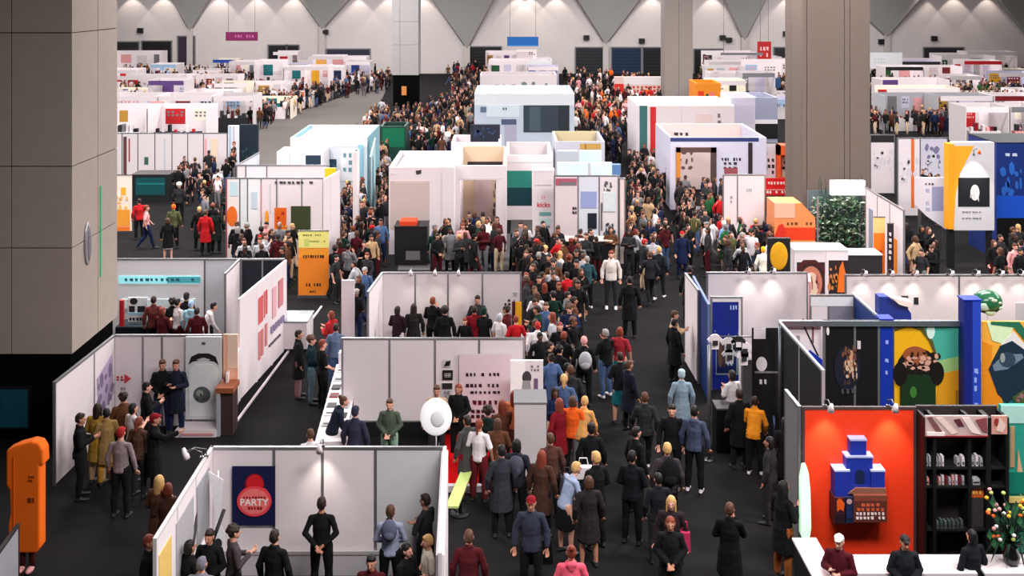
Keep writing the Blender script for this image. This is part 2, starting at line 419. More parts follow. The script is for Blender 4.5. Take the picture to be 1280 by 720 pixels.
def top_mesh(pose, kind):
    key = ('top', pose, kind)
    if key in _pm: return _pm[key]
    J = joints(pose); acc = ([], []); g = {'tee': .013, 'shirt': .013, 'jacket': .026, 'coat': .028, 'hoodie': .028}[kind]
    torso(acc, J, g); arms(acc, J, g*.85, .42 if kind == 'tee' else .93)
    up = J['up']
    hem = {'tee': .86, 'shirt': .87, 'jacket': .82, 'coat': .50, 'hoodie': .84}[kind]
    _hull(acc, [(up((0,0,.95)), (.165+g,.118+g,.07)), (V(0,0,hem+.03), (.168+g+(.03 if kind == 'coat' else 0),.122+g+(.03 if kind == 'coat' else 0),.03))])
    if kind in ('jacket', 'coat'):      # collar and lapels
        n = J['neck']; _hull(acc, [(n+V(0,-.03,.02), (.075,.05,.028)), (n+V(0,.02,-.02), (.085,.06,.02))])
    if kind == 'hoodie':
        n = J['neck']; _hull(acc, [(n+V(0,-.075,-.01), (.095,.05,.05)), (n+V(0,-.085,-.10), (.05,.035,.03))]); _hull(acc, [(n+V(.06,.0,-.01), .035), (n+V(-.06,.0,-.01), .035)])
    if kind in ('shirt', 'tee'):
        n = J['neck']; _hull(acc, [(n+V(0,-.01,-.01), (.07,.06,.022))])
    me = _remesh(acc, .011, .22, .018 if kind != 'tee' else .011)
    me.materials.append(slotmat('top')); _pm[key] = me; return me
def bottom_mesh(pose, kind):
    key = ('bot', pose, kind)
    if key in _pm: return _pm[key]
    J = joints(pose); acc = ([], [])
    _hull(acc, [(V(0,0,.93), (.170,.122,.06)), (V(0,0,1.0), (.148,.108,.05))])
    if kind == 'skirt': _hull(acc, [(V(0,0,.92), (.172,.13,.06)), (V(0,.01,.50), (.22,.19,.02))])
    else: legs(acc, J, .014, .97, .03 if kind == 'wide' else .006)
    me = _remesh(acc, .011, .22, .012); me.materials.append(slotmat('bot')); _pm[key] = me; return me
def shoe_mesh(pose, s):
    key = ('shoe', pose, s)
    if key in _pm: return _pm[key]
    J = joints(pose); a = J['ank'][s]; acc = ([], [])
    _hull(acc, [(a+V(0,-.025,-.048), (.042,.048,.036)), (a+V(0,.16,-.066), (.045,.05,.022))]); _hull(acc, [(a+V(0,-.01,.0), (.046,.052,.02)), (a+V(0,.03,-.05), (.042,.06,.03))])
    me = _remesh(acc, .008, .15); me.materials.append(slotmat('shoe')); _pm[key] = me; return me
def hair_mesh(kind):
    key = ('hair', kind)
    if key in _pm: return _pm[key]
    acc = ([], []); 
    cap = [(V(0,-.022,.055), (.083,.094,.078))]
    _hull(acc, cap + [(V(0,-.055,.0), (.076,.055,.06))])
    if kind == 'short': _hull(acc, [(V(0,.055,.092), (.05,.03,.025)), (V(0,-.02,.09), (.075,.075,.05))])
    if kind == 'long': _hull(acc, [(V(0,-.055,.03), (.088,.06,.07)), (V(0,-.075,-.18), (.075,.045,.07))]); _hull(acc, [(V(.07,-.01,.03),(.022,.045,.04)), (V(.075,-.01,-.14),(.02,.035,.05))]); _hull(acc, [(V(-.07,-.01,.03),(.022,.045,.04)), (V(-.075,-.01,-.14),(.02,.035,.05))])
    if kind == 'bob': _hull(acc, [(V(0,-.04,.03), (.094,.075,.07)), (V(0,-.05,-.07), (.09,.06,.04))])
    if kind == 'bun': _hull(acc, [(V(0,-.09,.12), .045)]); _hull(acc, [(V(0,-.05,.08), .05), (V(0,-.09,.10), .03)])
    if kind == 'curly':
        rr = random.Random(3)
        for i in range(34):
            t = rr.random()*6.28; z = rr.random()
            _hull(acc, [(V(.085*math.cos(t)*math.sqrt(1-z*z*.8), -.03+.09*math.sin(t)*math.sqrt(1-z*z*.8), .03+.10*z), .034)])
    if kind == 'afro': _hull(acc, [(V(0,-.03,.07), (.125,.12,.11))])
    if kind == 'tail': _hull(acc, [(V(0,-.10,.04), .035), (V(0,-.13,-.12), (.025,.022,.05))])
    if kind == 'cap':
        _hull(acc, [(V(0,.075,.066), (.065,.07,.008))]) ; _hull(acc, [(V(0,-.01,.07), (.088,.100,.062))])
    if kind == 'hat': _hull(acc, [(V(0,-.01,.10), (.085,.095,.055)), (V(0,-.01,.06), (.09,.10,.02))])
    if kind == 'hatbrim':
        _hull(acc, [(V(0,-.01,.13), (.07,.08,.035)), (V(0,-.01,.06), (.088,.10,.02))]); _hull(acc, [(V(0,-.01,.06), (.16,.17,.012))])
    me = _remesh(acc, .009, .22, .012 if kind not in ('cap','hat','hatbrim') else 0)
    me.materials.append(slotmat('hair')); _pm[key] = me; return me
def child(me, parent, mats, name, loc=(0,0,0)):
    o = bpy.data.objects.new(name, me); COL.objects.link(o); o.parent = parent; o.location = loc
    for i, m in enumerate(mats):
        if m is not None: o.material_slots[i].link = 'OBJECT'; o.material_slots[i].material = m
    return o
SKIN = {'light': (205,150,128), 'mid': (176,122,98), 'tan': (150,98,74), 'dark': (84,54,42)}
HAIR = {'black': (20,17,17), 'dark': (40,28,22), 'brown': (78,50,34), 'auburn': (120,52,34), 'blond': (200,158,100), 'grey': (140,135,132), 'red': (170,30,30), 'white': (225,220,215)}
TOPCOL = dict(black='black', charcoal='charcoal', grey='grey', lightgrey='light grey', navy='navy', white='white', red='red', pink='pink', denim='denim', lightblue='pale blue', green='green', olive='olive', brown='brown',
              mustard='mustard', tan='tan', beige='beige', crimson='crimson', maroon='maroon', orange='orange', yellow='yellow', teal='teal', rose='rose', offwhite='off-white', purple='purple')
HAIRW = dict(short='short', long='long', bob='bobbed', bun='bunned', curly='curly', afro='round bushy', tail='ponytailed')
PEOPLE = []
KN = dict(tee='T-shirt', shirt='shirt', jacket='jacket', coat='long coat', hoodie='hoodie', trousers='trousers', wide='wide trousers', skirt='skirt')
def man(x, yh, face, pose='relaxed', top='jacket', tc='black', bot='trousers', bc='charcoal', hair='short', hc='dark', skin='light', h=1.72, label=None, group=None, shoe='charcoal', z=0.0, at=None, yf=None, accent=None):
    """a person whose crown shows at x, yh; face: 0 away from the viewer, 180 towards, 90 to the left, -90 to the right"""
    if at: px, d = at
    elif yf is not None: d = depth(yf, z); px = xat(x, d)
    else: d = depth(yh, h+z); px = xat(x, d)
    body = bpy.data.objects.new('person', body_mesh(pose)); COL.objects.link(body)
    s = h/1.74
    body.location = (px, d, z); body.rotation_euler = (0, 0, math.radians(face)); body.scale = (s, s, s)
    if hc in HAIR: hm = M(HAIR[hc], 'hair')
    else: hm = M(hc, 'cloth')
    body.material_slots[0].link = 'OBJECT'; body.material_slots[0].material = M(SKIN[skin], 'skin')
    J = joints(pose)
    child(hair_mesh(hair), body, [hm], 'cap' if hair == 'cap' else 'hat' if hair in ('hat','hatbrim') else 'hair', J['head'])
    child(top_mesh(pose, top), body, [M(tc, 'cloth')], {'tee':'tee_shirt'}.get(top, top))
    child(bottom_mesh(pose, bot), body, [M(bc, 'cloth')], 'skirt' if bot == 'skirt' else 'trousers')
    for q in (1, -1): child(shoe_mesh(pose, q), body, [M(shoe, 'paint')], 'shoe')
    tag(body, label, 'person', group)
    PEOPLE.append((px, d)); 
    return body
# small figures: one mesh with five material slots
_small = {}
def small_mesh(pose, top, bot, hair, ratio, gender=0):
    key = (pose, top, bot, hair, ratio)
    if key in _small: return _small[key]
    import bmesh
    J = joints(pose); bm = bmesh.new()
    parts = [(body_mesh(pose), 0, (0,0,0)), (hair_mesh(hair), 1, J['head']), (top_mesh(pose, top), 2, (0,0,0)), (bottom_mesh(pose, bot), 3, (0,0,0)), (shoe_mesh(pose, 1), 4, (0,0,0)), (shoe_mesh(pose, -1), 4, (0,0,0))]
    vs = []; fs = []; mi = []
    for me, i, off in parts:
        o = len(vs); off = Vector(off); vs += [tuple(v.co + off) for v in me.vertices]; fs += [tuple(o+k for k in p.vertices) for p in me.polygons]; mi += [i]*len(me.polygons)
    me = bpy.data.meshes.new('person'); me.from_pydata(vs, [], fs)
    for n in ('skin','hair','top','bot','shoe'): me.materials.append(slotmat(n))
    me.polygons.foreach_set('material_index', mi); me.update()
    ob = bpy.data.objects.new('tmp', me); COL.objects.link(ob)
    d = ob.modifiers.new('d', 'DECIMATE'); d.ratio = ratio
    bpy.context.view_layer.update()
    out = bpy.data.meshes.new_from_object(ob.evaluated_get(bpy.context.evaluated_depsgraph_get()))
    bpy.data.objects.remove(ob); bpy.data.meshes.remove(me)
    out.polygons.foreach_set('use_smooth', [True]*len(out.polygons))
    _small[key] = out; return out
# ---------------------------------------------------------------- the hall
FAR = depth(92)            # far wall
struct(MB().box(-75, 5, -.2, 75, FAR+.5, 0, M((34,33,34), 'carpet')), 'floor')
WM = M((202,196,194), 'concrete')
struct(MB().box(-75, FAR, 0, 75, FAR+.5, 15.5, WM), 'wall_back')
struct(MB().box(-75.3, 5, 0, -75, FAR, 15.5, WM), 'wall_left')
struct(MB().box(75, 5, 0, 75.3, FAR, 15.5, WM), 'wall_right')
struct(MB().box(-75, 5, 15.5, 75, FAR+.5, 15.8, M((120,118,116), 'concrete')), 'ceiling')
# tapering wedge-shaped buttresses that hang down the far wall
GM = M((150,148,146), 'concrete')
for i, (xa, xb, xt, yt) in enumerate(((218,262,238,38), (378,436,403,36), (542,616,584,60), (722,798,757,55), (905,955,930,50), (1058,1146,1108,46), (1246,1330,1290,52))):
    d = FAR - .02; Zt = zat(yt, d); Z1 = 15.4
    k = (Z1-Zt)/(zat(0, d)-Zt)
    Xt = xat(xt, d); Xa = Xt + (xat(xa, d)-Xt)*k; Xb = Xt + (xat(xb, d)-Xt)*k
    vs = [(Xt-.25, d, Zt), (Xt+.25, d, Zt), (Xa, d, Z1), (Xb, d, Z1), (Xt, d-.4, Zt), ((Xa*.5+Xb*.5), d-1.6, Z1), (Xa, d-1.3, Z1), (Xb, d-1.3, Z1)]
    struct(MB().add(vs, [(0,2,6,4), (1,4,7,3), (4,6,7), (6,2,3,7), (0,4,1), (0,1,3,2)], GM), 'trim_%d' % (i+1))
    m = MB().box(Xt-.35, d-.35, 0, Xt+.35, d, Zt+.3, M((188,182,178), 'concrete')); struct(m, 'trim_%d' % (i+11))
# dark openings and screens in the far wall
def far_door(i, x0, x1, y0, col, yb=90):
    d = FAR-.03; X0, X1, Z1 = xat(x0, d), xat(x1, d), zat(y0, d)
    e = MB().box(X0-.15, d-.08, 0, X0, d, Z1+.15, M('grey')).box(X1, d-.08, 0, X1+.15, d, Z1+.15, M('grey')).box(X0, d-.08, Z1, X1, d, Z1+.15, M('grey'))
    for k in range(1, 8): e.box(X0, d-.05, Z1*k/8-.03, X1, d-.03, Z1*k/8+.03, M(col, 'metal'))
    e.box(X0, d-.03, 0, X1, d, Z1, M(col, 'paint')); struct(e, 'door_%d' % i)
for i, q in enumerate(((146,173,53,'charcoal'), (178,214,52,'black'), (223,243,46,(52,40,62)), (336,358,57,'black'), (359,373,57,'black'), (409,462,62,(40,44,62)), (585,626,59,'black'), (720,760,60,(30,36,40)), (765,801,60,(14,40,66)), (804,832,60,'black'), (868,903,62,'black'), (968,1003,60,'charcoal'), (1155,1204,60,'charcoal'), (1208,1245,66,'black'))): far_door(i+1, *q)
# round wall speakers / signs
for q in ((176,38),(407,40),(733,47),(802,51),(903,47),(911,50),(1167,48),(1101,52),(982,42),(1000,44)):
    d = FAR-.02; z = zat(q[1], d); x = xat(q[0], d)
    e = thing('wall_speaker', None, 'speaker', (x, d, z)); MB().box(x-.35, d-.35, z-.3, x+.35, d, z+.3, M('charcoal')).build('cabinet', e); MB().box(x-.28, d-.37, z-.23, x+.28, d-.352, z+.23, M('black')).build('grille', e)
    e['label'] = 'small dark loudspeaker box high on the pale far wall'; e['group'] = 'loudspeakers on the far wall'
# hanging signs near the far wall
def hang(label, x0, x1, y0, y1, d, col, shapes=(), name='hanging_sign'):
    X0, X1, Z1, Z0 = xat(x0, d), xat(x1, d), zat(y0, d), zat(y1, d)
    e = thing(name, label, 'sign', ((X0+X1)/2, d, Z0))
    m = MB().box(X0, d, Z0, X1, d+.12, Z1, M(col)); paint(m, (Vector((X0,d,Z0)), Vector((1,0,0)), Vector((0,0,1)), Vector((0,-1,0))), X1-X0, Z1-Z0, shapes, .004); m.build('sign_face', e)
    for x in (X0+.3, X1-.3): MB().tube([(x, d+.06, Z1), (x, d+.06, 15.5)], .02, M('grey', 'metal'), 5).build('cable', e)
    return e
hang('wide blue hanging sign above the middle far booths', 634, 673, 46, 58, 119, (26,96,172), [((70,140,200),'rect',0,.88,1,1)])
hang('magenta hanging sign with small lettering near far wall', 282, 322, 40, 51, 114, (130,30,90), [((200,110,170),'marks',.1,.25,.9,.75,1,9)])
hang('grey truss bar with black speakers above far booths beside the twin pillar', 901, 954, 66, 69, 110, 'grey')
hang('red square hanging sign with pale figures between two tall pillars', 947, 964, 52, 78, 112, 'red', [((235,190,190),'marks',.15,.2,.85,.8,2,3)])

# ---------------------------------------------------------------- pillars (room structure)
def pillar(name, x0, x1, yb, plinth_y, dep, col, top=15.5, seams=(), vseams=(), plinth='black', shade=None):
    d = depth(yb); X0, X1 = xat(x0, d), xat(x1, d); zp = zat(plinth_y, d) if plinth_y else 0
    OBST.append((X0, d, X1, d+dep)); mt = M(col, 'concrete'); m = MB(); g = .012
    zs = sorted([zp] + [zat(s, d) for s in seams if zat(s, d) > zp] + [top]); us = [0] + list(vseams) + [1]
    m.box(X0+.03, d+.03, zp, X1-.03, d+dep-.03, top, M((48,44,42)))
    for i in range(len(zs)-1):
        for j in range(len(us)-1):
            a = X0 + (X1-X0)*us[j] + (g if j else 0); b = X0 + (X1-X0)*us[j+1] - (g if j < len(us)-2 else 0)
            m.box(a, d, zs[i]+g, b, d+.03, zs[i+1]-g, mt); m.box(a, d+dep-.03, zs[i]+g, b, d+dep, zs[i+1]-g, mt)
            va = d+.03 + (dep-.06)*us[j] + (g if j else 0); vb = d+.03 + (dep-.06)*us[j+1] - (g if j < len(us)-2 else 0)
            m.box(X1-.03, va, zs[i]+g, X1, vb, zs[i+1]-g, mt); m.box(X0, va, zs[i]+g, X0+.03, vb, zs[i+1]-g, mt)
    if zp: m.box(X0+.08, d+.08, 0, X1-.08, d+dep-.08, zp, M((9,9,10), 'carpet'))
    return struct(m, name)
dP = depth(552)
pillar('column_1', -78, 90, 552, 443, 2.75, (166,154,145), seams=(310,208*1.0,41,-60), vseams=(.55,))
# small fittings of the tiled pillar
X1 = xat(90, dP)
e = thing('hose_cabinet', 'oval chrome fitting on the light side of the tiled grey pillar', 'wall fitting', (X1+.02, dP+.9, 5.2))
m = MB(); m.ell((X1+.02, dP+.85, 4.38), (.05, .20, .52), M('lightgrey','metal'), 14, 10).build('ring', e)
MB().ell((X1+.05, dP+.85, 4.38), (.045, .12, .42), M((120,118,124))).build('glass', e)
m = MB().box(X1, dP+1.62, 3.35, X1+.012, dP+1.70, 5.6, M((40,170,110), 'paint')); tag(m.build('green_strip'), 'thin green upright strip on the light side of the tiled grey pillar', 'marking')
m = MB().box(xat(2, dP), dP-.06, .35, xat(36, dP), dP+.07, zat(486, dP), M((14,52,64), 'gloss', .25)); m.box(xat(0, dP), dP-.05, .3, xat(38, dP), dP+.06, zat(483, dP), M('black')); 
m = m; tag(m.build('screen'), 'dim teal screen set low in the black foot of the tiled pillar', 'screen')
pillar('column_2', 490, 523, 140, 94, 2.2, (150,148,148), seams=(56,27), vseams=(.3,))
m = MB().box(xat(502, depth(141)), depth(141), zat(119, depth(141)), xat(508, depth(141)), depth(141)+.1, zat(108, depth(141)), M((190,120,60), 'print')); tag(m.build('wall_notice'), 'small orange notice on the black foot of the middle pillar', 'notice')
pillar('column_3', 831, 866, 131, None, 2.6, (143,134,128), vseams=(.5,))
pillar('column_4', 1003.5, 1087.5, 312, None, 2.7, (112,99,92), vseams=(.06,.62,.70))

# carpets of another colour laid in the aisles
def floor_patch(name, pts, col, label, cat='carpet', z=.012, kind='carpet'):
    P = [gp(*p) for p in pts]; n = len(P); m = MB()
    m.add([(p[0], p[1], zz) for zz in (.001, z) for p in P], [tuple(range(n))[::-1], tuple(range(n, 2*n))] + [(i, (i+1) % n, n+(i+1) % n, n+i) for i in range(n)], M(col, kind))
    o = m.build(name); return tag(o, label, cat)
floor_patch('aisle_carpet', [(300,235),(318,158),(432,120),(478,96),(486,104),(430,235)], (98,94,91), 'pale grey aisle carpet running back behind the light blue booth')
floor_patch('aisle_carpet', [(497,338),(503,300),(640,292),(642,338)], (92,90,90), 'mid grey carpet in front of the white portal booth')
floor_patch('aisle_carpet', [(636,340),(640,255),(668,255),(672,340)], (88,86,86), 'narrow grey carpet between the teal booth and the white totem')

# ---------------------------------------------------------------- lights
def area(x, y, z, sx, sy, p, c=(1, .95, .94)):
    L = bpy.data.lights.new('ceiling_light', 'AREA'); L.shape = 'RECTANGLE'; L.size = sx; L.size_y = sy; L.energy = p; L.color = c
    o = bpy.data.objects.new('ceiling_light', L); COL.objects.link(o); o.location = (x, y, z); return o
for y, p in ((30, 3600), (42, 4600), (60, 4800), (80, 4200), (100, 3600), (114, 2400)):
    for x in (-36, -12, 12, 36): area(x, y, 15.2, 10, 4, p*(1.15 if y < 35 and x == 12 else .7 if y < 35 and x == -36 else 1))
area(4, 10, 15.0, 10, 3, 3800); area(16, 16, 15.0, 8, 3, 3400)  # two unseen lamps added to light near walls and the pillar's right face
# wall washers on the far wall, three to each bay
for x in (166, 205, 275, 322, 368, 446, 487, 528, 648, 695, 815, 890, 985, 1020, 1152, 1192, 1235, 690-27):
    L = bpy.data.lights.new('wall_washer', 'SPOT'); L.energy = 620; L.spot_size = 1.32; L.spot_blend = .22; L.shadow_soft_size = .12; L.color = (1, .86, .78)
    o = bpy.data.objects.new('wall_washer', L); COL.objects.link(o); o.location = (xat(x, FAR), FAR-1.3, 10.7); o.rotation_euler = (math.radians(3), 0, 0)
w = bpy.data.worlds.new('World'); bpy.context.scene.world = w; w.use_nodes = True
w.node_tree.nodes['Background'].inputs['Color'].default_value = (.5, .5, .52, 1); w.node_tree.nodes['Background'].inputs['Strength'].default_value = .15
cam = bpy.data.cameras.new('Camera'); cam.sensor_width = 36; cam.lens = 36*F/1280; cam.shift_y = (HY-360)/1280; cam.clip_end = 400
co = bpy.data.objects.new('Camera', cam); COL.objects.link(co); co.location = (0, 0, H); co.rotation_euler = (math.pi/2, 0, 0)
sc = bpy.context.scene; sc.camera = co
sc.view_settings.view_transform = 'Standard'; sc.view_settings.look = 'None'; sc.view_settings.gamma = 1; sc.view_settings.use_curve_mapping = False
sc.view_settings.exposure = 0.0
# ---------------------------------------------------------------- nearest booth, with the blue banner
h = 2.3
a, b = gp(265,558,h), gp(553,558,h); DA = a[1]
partition('plain white back wall of the nearest booth, behind the man in black', a, b, h, (0,.27,.48,.71,1), group=None, skirt=0, cols=['white','white','white',(204,204,206)])
m = MB().box(a[0]+.1, DA-.075, .40, b[0]-.05, DA-.035, .46, M((176,170,172))); m.box(a[0]+.1, DA-.06, .02, b[0]-.05, DA-.04, .40, M((196,190,192))); tag(m.build('cable_duct'), 'low pale rail along the foot of the nearest booth back wall', 'rail')
fa = gp(194,672,h)
partition('angled white side wall of the nearest booth, with grey and yellow posters', fa, a, h, (0,.33,.66,1), shapes=[((226,190,110),'rect',.03,.12,.22,1), ((170,168,172),'rect',.30,.10,.60,1), ((60,58,60),'poly',[(.40,.72),(.70,.20),(.74,.22),(.45,.80)]), ((150,150,156),'rect',.66,.08,.9,.55), ((240,240,240),'ell',.8,.7,.08,.1)], cat='booth wall', post_col='offwhite')
b2 = (b[0]+.02, DA-3.0)
c0, c1 = gp(556,558,h), gp(550,690,h)
partition('narrow white end wall of the nearest booth, seen edge on', c0, (c1[0], c1[1]), h, (0,1), t=.12, post_col='white')
e = board('navy blue cloth banner with a red round badge, hung on nearest booth wall', 290, 583, 344, 657, DA-.06, [('crimson','ell',.52,.31,.23,.19), ((205,28,36),'ell',.53,.29,.20,.15), ((225,45,55),'rect',.27,.38,.80,.42), ((232,70,80),'ell',.52,.585,.40,.255), ((240,120,118),'ell',.52,.585,.34,.215), ((150,14,26),'marks',.26,.49,.80,.55,1,8), ((250,236,230),'text','PARTY',.52,.60,.16), ((150,14,26),'marks',.30,.66,.72,.73,1,6)], (22,26,66), 'banner', 'cloth_banner', .012, kind='fabric')
arm_lamp('small white spotlight over the middle of the nearest booth back wall', (xat(404, DA), DA, h), (0,-1), 30)
arm_lamp('small white spotlight leaning out from the nearest booth side wall', gp(258,570,h)+(h,), (-.8,-.6), 0)
# white pull-up flag in the corner
e = thing('flag_stand', 'white narrow flag with a black ring, in the corner of the nearest booth', 'flag', (a[0]+.25, DA-.5, 0))
MB().lathe([(.16,0),(.16,.03),(.02,.05)], (a[0]+.25, DA-.5, 0), M('grey','metal')).build('base', e)
MB().tube([(a[0]+.25, DA-.5, .03), (a[0]+.25, DA-.5, 2.1)], .012, M('white','metal')).build('pole', e)
m = MB().prism([(-.16,2.1),(.10,1.95),(.03,1.25),(.13,1.0),(.10,.55),(.02,.35),(-.06,.55),(-.10,1.0),(-.02,1.3)], (Vector((a[0]+.25, DA-.52, 0)), Vector((1,0,0)), Vector((0,0,1)), Vector((0,-1,0))), 0, .012, M((240,238,240),'fabric'))
m.prism([(.01+.07*math.cos(t*.4488), .85+.09*math.sin(t*.4488)) for t in range(14)], (Vector((a[0]+.25, DA-.535, 0)), Vector((1,0,0)), Vector((0,0,1)), Vector((0,-1,0))), 0, .01, M('charcoal','print')); m.build('flag_cloth', e)
# easel with a tilted black bar
e = thing('camera_tripod', 'black tripod with a tilted bar beside the nearest booth side wall', 'tripod', (a[0]+.55, DA-1.6, 0))
for s in ((-.3,-.2),(.3,-.2),(0,.3)): MB().tube([(a[0]+.55, DA-1.6, 1.1), (a[0]+.55+s[0], DA-1.6+s[1], 0.0)], .014, M('black','metal')).build('leg', e)
MB().tube([(a[0]+.3, DA-1.7, .95), (a[0]+.62, DA-1.45, 1.9)], .03, M('black','paint')).build('bar', e)

# ---------------------------------------------------------------- booth at the foot of the tiled pillar
h = 2.2
a, b, c = gp(143,418,h), gp(276,418,h), gp(68,477,h); DB = a[1]
partition('white side wall of the booth under the tiled pillar', c, a, h, (0,.62,1), cat='booth wall', shapes=[((180,160,190),'poly',[(.66,.30),(.93,.16),(.97,.62),(.70,.75)]), ((120,110,140),'marks',.68,.3,.95,.7,3,4)])
partition('white back wall of the booth under the tiled pillar, with a small red logo', a, b, h, (0,.27,.45,.72,1), shapes=[('red','marks',.02,.44,.14,.50,2,3), ((200,60,70),'poly',[(.10,.42),(.16,.47),(.10,.53)]), ((150,150,150),'marks',.06,.56,.12,.66,2,2)])
board('tall pale poster of a white car bonnet with a dark windscreen', 232, 421, 277, 524, DB-.10, [((214,216,218),'rect',.0,0,1,1), ((90,90,95),'ell',.5,.08,.06,.02), ((30,30,34),'poly',[(.08,.34),(.16,.24),(.35,.20),(.65,.20),(.84,.24),(.92,.34),(.8,.30),(.5,.28),(.2,.30)]), ((196,198,200),'poly',[(.30,.275),(.5,.25),(.7,.275),(.62,.29),(.4,.29)]), ((228,230,231),'poly',[(.1,.40),(.25,.33),(.75,.33),(.9,.40),(.9,.96),(.1,.96)]), ((90,96,92),'ell',.46,.70,.24,.10), ((150,158,150),'ell',.40,.68,.10,.04), ((60,66,62),'marks',.3,.68,.66,.78,2,4)], (220,222,224), 'poster', 'car_poster')
e = thing('low_platform', 'low pale platform with pink stripes under the car poster', 'platform', (xat(255, DB), DB-.35, 0))
MB().box(xat(229, DB), DB-.62, 0, xat(279, DB), DB-.1, .16, M('white')).build('step', e); MB().box(xat(236, DB), DB-.64, .05, xat(276, DB), DB-.625, .10, M('rose')).build('stripe', e)
board('peach coloured panel beside the car poster', 279, 418, 297, 478, DB-.02, [((242,210,190),'rect',.3,0,1,.7)], 'peach', 'panel', 'peach_board', .05)
e = thing('wall_shelf', 'brown wooden shelf cabinet under the peach panel', 'cabinet', (xat(289, DB), DB-.4, 0))
MB().box(xat(278, DB), DB-.6, 1.02, xat(300, DB), DB-.04, 1.14, M((150,84,52))).build('shelf', e); MB().box(xat(284, DB), DB-.5, 0, xat(298, DB), DB-.06, 1.02, M((60,44,44))).build('cabinet_body', e); MB().box(xat(279, DB), DB-.58, 0, xat(283, DB), DB-.4, 1.02, M('lightgrey')).build('side_post', e)
# tall red-lettered wall running forward beside the aisle
h = 2.6
p0, p1 = gp(357,437), gp(299,501)
partition('tall white wall with big red and grey letter blocks along the left aisle', p1, p0, h, (0,.34,.67,1), shapes=[((206,96,92),'rect',.36,.14,.46,.42), ((206,96,92),'rect',.48,.12,.50,.40), ((206,96,92),'rect',.52,.12,.55,.38), ((208,130,130),'rect',.36,.50,.40,.80), ((208,130,130),'rect',.42,.50,.46,.78), ((208,130,130),'rect',.50,.48,.54,.72), ((220,170,175),'rect',.66,.16,.74,.50), ((200,130,135),'rect',.80,.14,.90,.44), ((140,130,160),'marks',.62,.55,.95,.68,1,6), ((90,80,90),'marks',.58,.74,.92,.78,1,9)], post_col='white', kind='paint')
partition('lower white wall end nearest the left aisle floor', gp(284,538), p1, 1.35, (0,.5,1), post_col='white')
m = MB().obox(gp(286,541), gp(402,384), .002, .05, .05, M('white')); tag(m.build('floor_edging'), 'thin white edging strip on the carpet along the left aisle', 'edging')
d1 = depth(388, .9); d2 = depth(402, .9)
counter('grey topped white counter at the far end of the red-lettered wall', (xat(359, d1), (d1+d2)/2), (xat(393, d1), (d1+d2)/2), d1-d2, .9, (120,128,134), 'white')
# booth with the aqua strip
h = 2.4
a, b = gp(120,323,h), gp(299,323,h)
partition('white back wall with aqua poster strip, behind the left group', a, b, h, (0,.76,1), shapes=[(((150,222,230),.5),'rect',.16,.20,.73,.30), ((90,190,205),'rect',.50,.21,.73,.29), ((40,110,120),'marks',.2,.22,.7,.28,1,14), ((225,240,245),'rect',.18,.5,.7,.62), ((60,70,80),'marks',.22,.5,.33,.62,2,3)], cols=[(232,232,236),(206,208,216)])  # strip's glow is added to brighten the wall, in place of lamps
b3 = gp(355,323,h)
partition('dark navy back wall behind the red-lettered wall', (b[0]+.06, b[1]), b3, h, (0,.5,1), col=(16,22,36))
partition('short white wall end beside the dark navy wall', (b[0]+.02, b[1]-.1), (b[0]+.02, b[1]-1.6), h, (0,1))
table('dark low table in front of the aqua strip wall', gp(150,436), gp(262,436), .7, .75, (30,42,50), cloth=(14,20,26))
board('white product panel with small dark devices at the aqua booth', 160, 372, 184, 402, b[1]-1.0, [('charcoal','ell',.30,.15,.2,.14), ('charcoal','rect',.05,.35,.35,.6), ('charcoal','rect',.5,.35,.9,.6), ((150,200,215),'rect',0,.62,1,.72), ('charcoal','marks',.05,.8,.95,1,1,5)], (225,232,236), 'display', 'product_board', .06)
m = MB().box(xat(149, b[1]-1.2), b[1]-1.2, 0, xat(154, b[1]-1.2), b[1]-1.1, 1.5, M('red')); tag(m.build('totem'), 'slim red totem at the pillar end of the aqua booth', 'totem')

# ---------------------------------------------------------------- middle booths
h = 2.3
a, b = gp(478,340,h), gp(651,340,h)
partition('white back wall of the far middle booth, behind the standing group', a, b, h, (0,.237,.474,.723,1), shapes=[((40,38,40),'marks',.88,.32,.93,.42,2,2), ('lightgrey','marks',.94,.22,.98,.4,2,1)])
partition('white side wall of the far middle booth', gp(460,364,h), a, h, (0,1))
partition('separate narrow white wall panel beside the left aisle crowd', gp(428,350,h), gp(442,350,h), h, (0,1), post_col='white')
e = table('white table with leaflets at the end of the far middle booth', gp(642,462), gp(668,462), .7, .9, 'white', cloth=None)
board('yellow edged panel at the end of the far middle booth', 640, 377, 652, 460, depth(462)+.6, [('yellow','rect',.35,0,1,1), ('red','marks',0,.4,.6,1,2,2)], 'maroon', 'panel', 'yellow_board')
for i, (x, y) in enumerate(((515,342),(545,342),(574,342))): arm_lamp(('first','second','third')[i] + ' small spotlight on the far middle booth wall, counted from the aisle side', (gp(x,y,h)+(h,)), (0,-1), 14 if i != 1 else 14)
h = 2.3
a, b = gp(428,422,h), gp(655,422,h); DD = a[1]
partition('white back wall of the middle booth with the round white reflector in front', a, b, h, (0,.26,.51,.753,1), skirt=.33, shapes=[])
board('small black framed print with a square figure on middle booth wall', 553, 463, 566, 475, DD-.05, [((190,186,188),'rect',.2,.3,.8,.7), ('black','marks',.2,.3,.8,.7,2,3)], 'black', 'print', 'framed_print', .02)
board('small black slanted mark print, topmost on middle booth wall', 554, 450, 564, 459, DD-.05, [('black','poly',[(.1,.9),(.35,.2),(.95,.1),(.8,.8)])], 'offwhite', 'print', 'framed_print', .02)
board('small dark print above a grey strip on middle booth wall', 552, 479, 566, 504, DD-.05, [('charcoal','rect',.05,0,.95,.3), ('lightgrey','rect',.2,.35,.8,.95), ('grey','marks',.25,.4,.75,.9,3,3)], 'offwhite', 'print', 'framed_print', .02)
